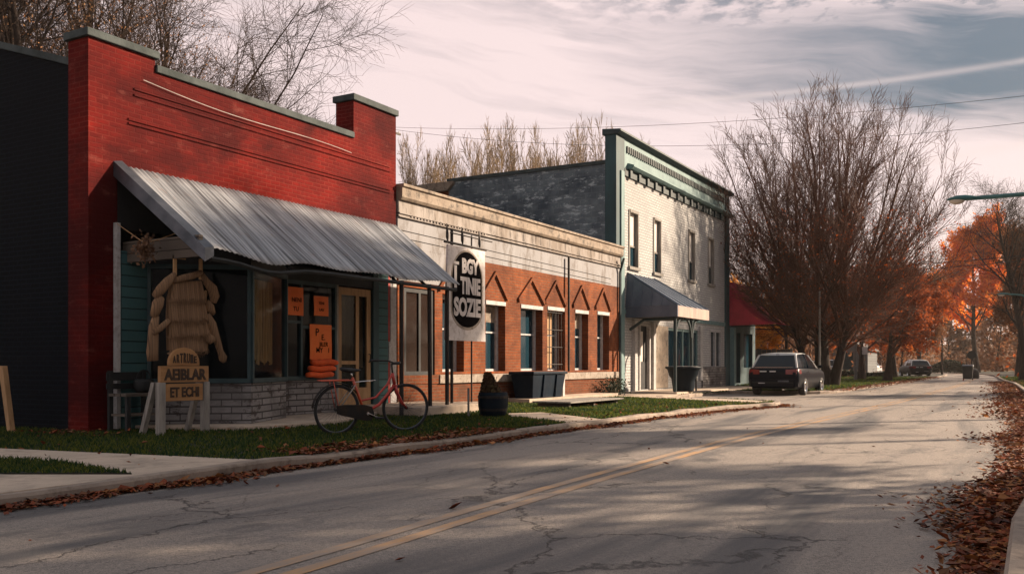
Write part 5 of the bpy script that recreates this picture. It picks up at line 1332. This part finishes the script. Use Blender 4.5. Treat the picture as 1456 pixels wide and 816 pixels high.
def utility_pole(label, x, y, h, arms=True, r=.13, mt='bark', name='utility_pole'):
    t = thing(name, label, 'pole', (x, y, -.05))
    m = MB(); m.tube([(0,0,0),(0,0,h)], [r, r*.7], 10); m.build('post', mt, t, world=False)
    if arms:
        m = MB(); m.box(-.06,.06,-1.1,1.1,h-.7,h-.55); a = m.build('crossarm', 'oldwood', t, world=False)
        for y_ in (-1,0,1): m = MB(); m.lathe([(.03,0),(.05,.04),(.03,.1),(.05,.14),(.02,.18)], 8, (0,y_*.9,h-.55)); m.build('insulator', 'lens', a, world=False)
    return t
utility_pole('pale thin pole leaning before the trunk of the huge bare tree', -7.9, 40.2, 4.1, False, .05, 'greywood', 'pole')
utility_pole('grey pole with small white sign left of the dark street trunk', -9.4, 58.5, 3.6, False, .10, 'shed', 'pole')
utility_pole('distant wooden pole at the left edge of the far road', -7.6, 96, 7, False, .1, 'bark')
m = MB(); m.box(-9.0, -8.7, 58.38, 58.42, 1.55, 2.0)
tag(m.build('small_sign', 'plate', None), 'small white sign beside the grey pole under the trees', 'sign')
utility_pole('tall wooden utility pole across the street carrying the wires', 3.2, 60, 16.4)
utility_pole('wooden utility pole behind the shops carrying the wires', -45.5, 60, 20.6)
def wire(label, a, b, sag, r=.02, n=24):
    m = MB(); A, B = Vector(a), Vector(b)
    m.tube([tuple(A.lerp(B, i/n)-Vector((0,0,sag*4*(i/n)*(1-i/n)))) for i in range(n+1)], r, 4)
    tag(m.build('overhead_wire', 'cable', None), label, 'wire', 'overhead wires across the street')
wire('upper thin overhead wire crossing the sky above the huge bare tree', (3.2,60,16.25), (-45.5,60,20.3), .9, .012)
wire('lower thin overhead wire crossing the sky by the top of the huge bare tree', (3.2,59.1,14.6), (-45.5,59.1,20.0), 1.6, .012)
wire('upper strand of the low paired wires before the orange tree', (3.2,50,6.35), (-11.5,50,5.95), .15, .018)
wire('lower strand of the low paired wires before the orange tree', (3.2,50.3,6.2), (-11.5,50.3,5.75), .22, .018)
utility_pole('wooden pole across the street holding the low paired wires', 3.3, 50.15, 6.8, False)
utility_pole('short wooden pole hidden behind the annex holding the low paired wires', -11.6, 50.15, 6.3, False, .08)

def street_lamp(label, x, y, z, tip, r, up):
    t = thing('street_lamp', label, 'street lamp', (x, y, -.05))
    def L(n, m, mt, par=t, sm=True): return m.build(n, mt, par, smooth=sm)
    m = MB(); m.tube([(x,y,-.05),(x,y,z+.4)], [.11,.075], 12); m.lathe([(.2,0),(.2,.1),(.13,.22)], 12, (x,y,-.05)); L('post', m, 'iron')
    m = MB(); m.tube([(x,y,z-up),(x-.4,y,z-up*.45),(x-1.0,y,z-up*.08),(tip+.75*r,y,z)], .05*r+.012, 8); a = L('arm', m, 'lampgreen')
    m = MB(); ri = []
    for f, w, zt, zb in ((0,.05,.045,.045),(.18,.09,.08,.06),(.4,.15,.12,.05),(.7,.17,.12,.03),(.9,.12,.07,.02),(1,.04,.02,.0)):
        xx = tip+.85*r*(1-f); ri.append([(xx, y+w*r*math.cos(k*math.pi/6), z+(zt if math.sin(k*math.pi/6) > 0 else zb)*r*math.sin(k*math.pi/6)) for k in range(12)])
    m.loft(ri); h = L('lamp_head', m, 'lampgreen', a)
    m = MB(); m.ball((tip+.28*r, y, z-.02*r), (.22*r,.14*r,.13*r)); L('lens', m, 'lens', h)
street_lamp('green headed street lamp reaching over the road from the right', 1.2, 30, 5.82, -2.25, 1.0, .05)
street_lamp('small distant street lamp with a curved pale arm in the brown tree', .4, 60, 5.0, -1.85, .8, 1.0)
def hedge(label, x0, x1, y, w, h, seed, n):
    o = thing('hedge', label, 'hedge', ((x0+x1)/2, y, -.05)); rng = np.random.default_rng(seed)
    p = np.stack([rng.uniform(x0, x1, n), y+rng.uniform(-w, w, n), h*rng.random(n)**.6], -1)
    p[:,2] *= .75+.25*np.sin(p[:,0]*1.3)
    np_mesh('foliage', *leaves_np(rng, p, .13), 'hedge', o, True)
    m = MB()
    for k in range(8):
        xx = x0+(x1-x0)*(k+.5)/8; m.tube([(xx,y,-.1),(xx,y,h*.6)], .03, 5)
    m.build('stem', 'bark', o)
hedge('dark rounded hedge closing the far end of the road', -13, -6.5, 117, .8, 1.5, 3, 5000)
hedge('low dark hedge under the trees left of the far dark car', -14, -9.4, 74, .6, .55, 4, 2600)
def board_fence():
    t = thing('wooden_fence', 'weathered board fence behind the parked car beside the annex', 'fence', (-15, 49, 0))
    m = MB()
    for k in range(24): m.box(-17+k*.25, -16.77+k*.25, 48.6, 48.64, -.05, 1.75+.03*math.sin(k*2.3))
    m.build('boards', 'oldwood', t)
    m = MB(); m.box(-17, -11, 48.65, 48.7, .4, .5); m.box(-17, -11, 48.65, 48.7, 1.3, 1.4); m.build('rail', 'oldwood', t)
    for x in (-17, -15, -13, -11): bx(x-.05, x+.05, 48.71, 48.81, -.1, 1.8).build('post', 'greywood', t)
board_fence()

# ------------------------------------------------------------------ grass and fallen leaves (nobody could count them)
RNG = np.random.default_rng(77)
def blades(name, polys_in, polys_out, box, n, h, mt='grass', zb=-.015):
    X = RNG.uniform(box[0], box[1], n); Y = RNG.uniform(box[2], box[3], n)
    k = np.zeros(n, bool)
    for p in polys_in: k |= in_poly(X, Y, p)
    for p in polys_out: k &= ~in_poly(X, Y, p)
    X, Y = X[k], Y[k]; n = len(X)
    clump = .55+.45*np.sin(X*2.1+np.sin(Y*1.7)*2)*np.sin(Y*1.3+X*.6)
    H = h*RNG.uniform(.5, 1.2, n)*(.75+.4*clump); a = RNG.uniform(0, 6.28, n); w = RNG.uniform(.005, .011, n)*(1+Y/22); ln = H*RNG.uniform(.2, .9, n); b = RNG.uniform(0, 6.28, n)
    z = np.full(n, zb)
    V = np.stack([np.stack([X-w*np.cos(a), Y-w*np.sin(a), z], -1), np.stack([X+w*np.cos(a), Y+w*np.sin(a), z], -1),
                  np.stack([X+ln*np.cos(b), Y+ln*np.sin(b), z+H], -1)], 1).reshape(-1, 3)
    return stuff(np_mesh(name, V, np.arange(3*n).reshape(-1, 3), mt))
lk = offset(LKs, KW+.005)
left_poly = [(x, y) for x, y in lk if y < 26]+[(-11.6,26),(-11.6,-5),(-6.7,-5)]
left_all = [(x, y) for x, y in lk if -5 < y < 120]+[(-40,120),(-40,45),(-11.8,45),(-11.8,34),(-9.4,33),(-9.7,25.3),(-11.6,25.3),(-11.6,8.3),(-16,8.3),(-16,-5)]
conc = [[(-6.5,2.0),(-6.5,6.68),(-10.2,6.13),(-16,5.2),(-16,1)], [(-8.95,15.4),(-8.5,16.1),(-6.45,14.55),(-6.52,13.4),(-8.3,14.5)], [(-11.75,27.2),(-11.75,40),(-9.5,40),(-9.42,33),(-9.62,31.8),(-9.66,28),(-9.55,25.6)],
        [(-5.95,22.6),(-5.9,23.9),(-7.3,24.75),(-9.6,25.3),(-9.6,26.2),(-11.7,26.2),(-11.7,25.4),(-9.4,24.5)],
        [(-12.3,8.9),(-11.4,8.95),(-10.0,9.5),(-9.75,10.3),(-9.8,11.6),(-11.3,14.9),(-12.3,14.9)], [(-11.55,13.75),(-9.75,13.75),(-9.75,16.3),(-11.55,16.3)], [(-11.75,28.1),(-9.95,28.1),(-9.95,33.8),(-11.75,33.8)], [(-11.5,19.7),(-10.75,19.7),(-10.75,25.2),(-11.5,25.2)], [(-9.7,17.9),(-8.75,17.9),(-8.75,20.9),(-9.7,20.9)]]
blades('grass', [left_all], conc, (-14,-6,5.5,18), 95000, .055)
blades('grass', [left_all], conc, (-12,-5,18,34), 60000, .055)
blades('grass', [left_all], conc, (-24,-6,33.5,75), 70000, .09)
blades('grass', [wedge], [], (-14,-6,3,6), 60000, .05, zb=.008)
def litter(name, pts, size, mt='litter'):
    n = len(pts); a = RNG.uniform(0, 6.28, n); s_ = size*RNG.lognormal(-.08, .38, n)
    tx = RNG.normal(0, .3, n); ty = RNG.normal(0, .3, n); cu = RNG.uniform(.2, 1.8, n)
    def P(u, v, w): 
        dx = s_*(u*np.cos(a)-v*np.sin(a)); dy = s_*(u*np.sin(a)+v*np.cos(a)); return np.stack([pts[:,0]+dx, pts[:,1]+dy, pts[:,2]+dx*tx+dy*ty+s_*w], -1)
    # curled leaf of five points: two quads folded along the midrib with a raised tip
    V = np.stack([P(-1,0,.12*cu), P(-.1,.62,.34*cu), P(1.1,0,.25*cu), P(0,0,.02), P(.12,-.55,.34*cu)], 1).reshape(-1, 3)
    o = np.arange(n)[:,None]*5
    F = np.concatenate([np.concatenate([o+0,o+3,o+2,o+1],1), np.concatenate([o+0,o+4,o+2,o+3],1)])
    return stuff(np_mesh(name, V, F, mt))
def along(line, n, y0, y1, dfun, z, expo=1.0):
    line = [p for p in line if y0-4 < p[1] < y1+4]; P = np.array(line); s_ = np.concatenate([[0], np.cumsum(np.linalg.norm(np.diff(P, axis=0), axis=1))])
    y = y0+(y1-y0)*RNG.random(n)**expo
    x = np.interp(y, P[:,1], P[:,0]); return np.stack([x+dfun(n, y), y, np.full(n, z)+RNG.random(n)*.02], -1)
mono_l = mono(LKs)
# gutter drift on the left, thicker in patches
p1 = along(mono_l, 11000, 2.5, 17, lambda n, y: np.abs(RNG.normal(0, .06+.10*np.sin(y*1.9)**2*np.sin(y*.7+1)**2, n))+.01, ZR+.005, 1.2)
p2 = along(mono_l, 2600, 17, 24, lambda n, y: np.abs(RNG.normal(0, .18, n))+.01, ZR+.005)
p3 = along(mono_l, 2600, 7.2, 11.5, lambda n, y: -np.abs(RNG.normal(0, .33, n))-.05, .005)
p3b = along(mono_l, 260, 11, 23, lambda n, y: -np.abs(RNG.normal(0, .6, n))-.05, .01)
p4 = np.stack([RNG.uniform(-11.5,-6.6,260), RNG.uniform(5,24,260), np.full(260, .03)], -1)
p5 = np.stack([RNG.uniform(-12.5,-10.5,160), RNG.uniform(7.6,8.15,160), np.full(160, .02)], -1)
p6 = np.stack([RNG.uniform(-6.3,-.2,110), RNG.uniform(2.5,60,110), np.full(110, ZR+.006)], -1)
litter('fallen_leaves', np.concatenate([p1,p2,p3,p3b,p4,p5,p6]), .023)
# right-hand drift, spreading into the road
mono_r = mono(RKs)
q1 = along(mono_r, 19000, 3.5, 20, lambda n, y: -np.abs(RNG.normal(0, .10+.13*np.clip(np.sin(y*.9+1.0), 0, 1)+.007*y, n))+.03, ZR+.005, 1.25)
q2 = along(mono_r, 12000, 20, 62, lambda n, y: -np.abs(RNG.normal(0, .5, n))+.1, ZR+.006)
q3 = along(mono_r, 5000, 4, 60, lambda n, y: np.abs(RNG.normal(0, .8, n))+.15, .01)
q4 = along(mono_l, 3000, 34, 75, lambda n, y: RNG.normal(0, .35, n), .0)
litter('leaf_drift', np.concatenate([q1,q3]), .023)
litter('leaf_drift', np.concatenate([q2,q4]), .036)
blades('grass', [[(x, y) for x, y in offset(RKs, -KW) if 2 < y < 90]+[(12,90),(12,2)]], [], (-4,8,2.5,80), 60000, .08)

# ------------------------------------------------------------------ air: warm autumn haze down the street
def haze():
    m = bpy.data.materials.new('autumn_haze'); m.use_nodes = True; N = NT(m.node_tree); N.n.clear()
    o = N.new('ShaderNodeOutputMaterial'); v = N.new('ShaderNodeVolumePrincipled')
    v.inputs['Color'].default_value = (.95, .86, .78, 1); v.inputs['Density'].default_value = .00028; v.inputs['Anisotropy'].default_value = .35
    N.l.new(v.outputs[0], o.inputs['Volume'])
    M_['haze'] = m
    stuff(MB().box(-360, 300, -60, 300, -1.4, 30).build('haze', 'haze'))
haze()
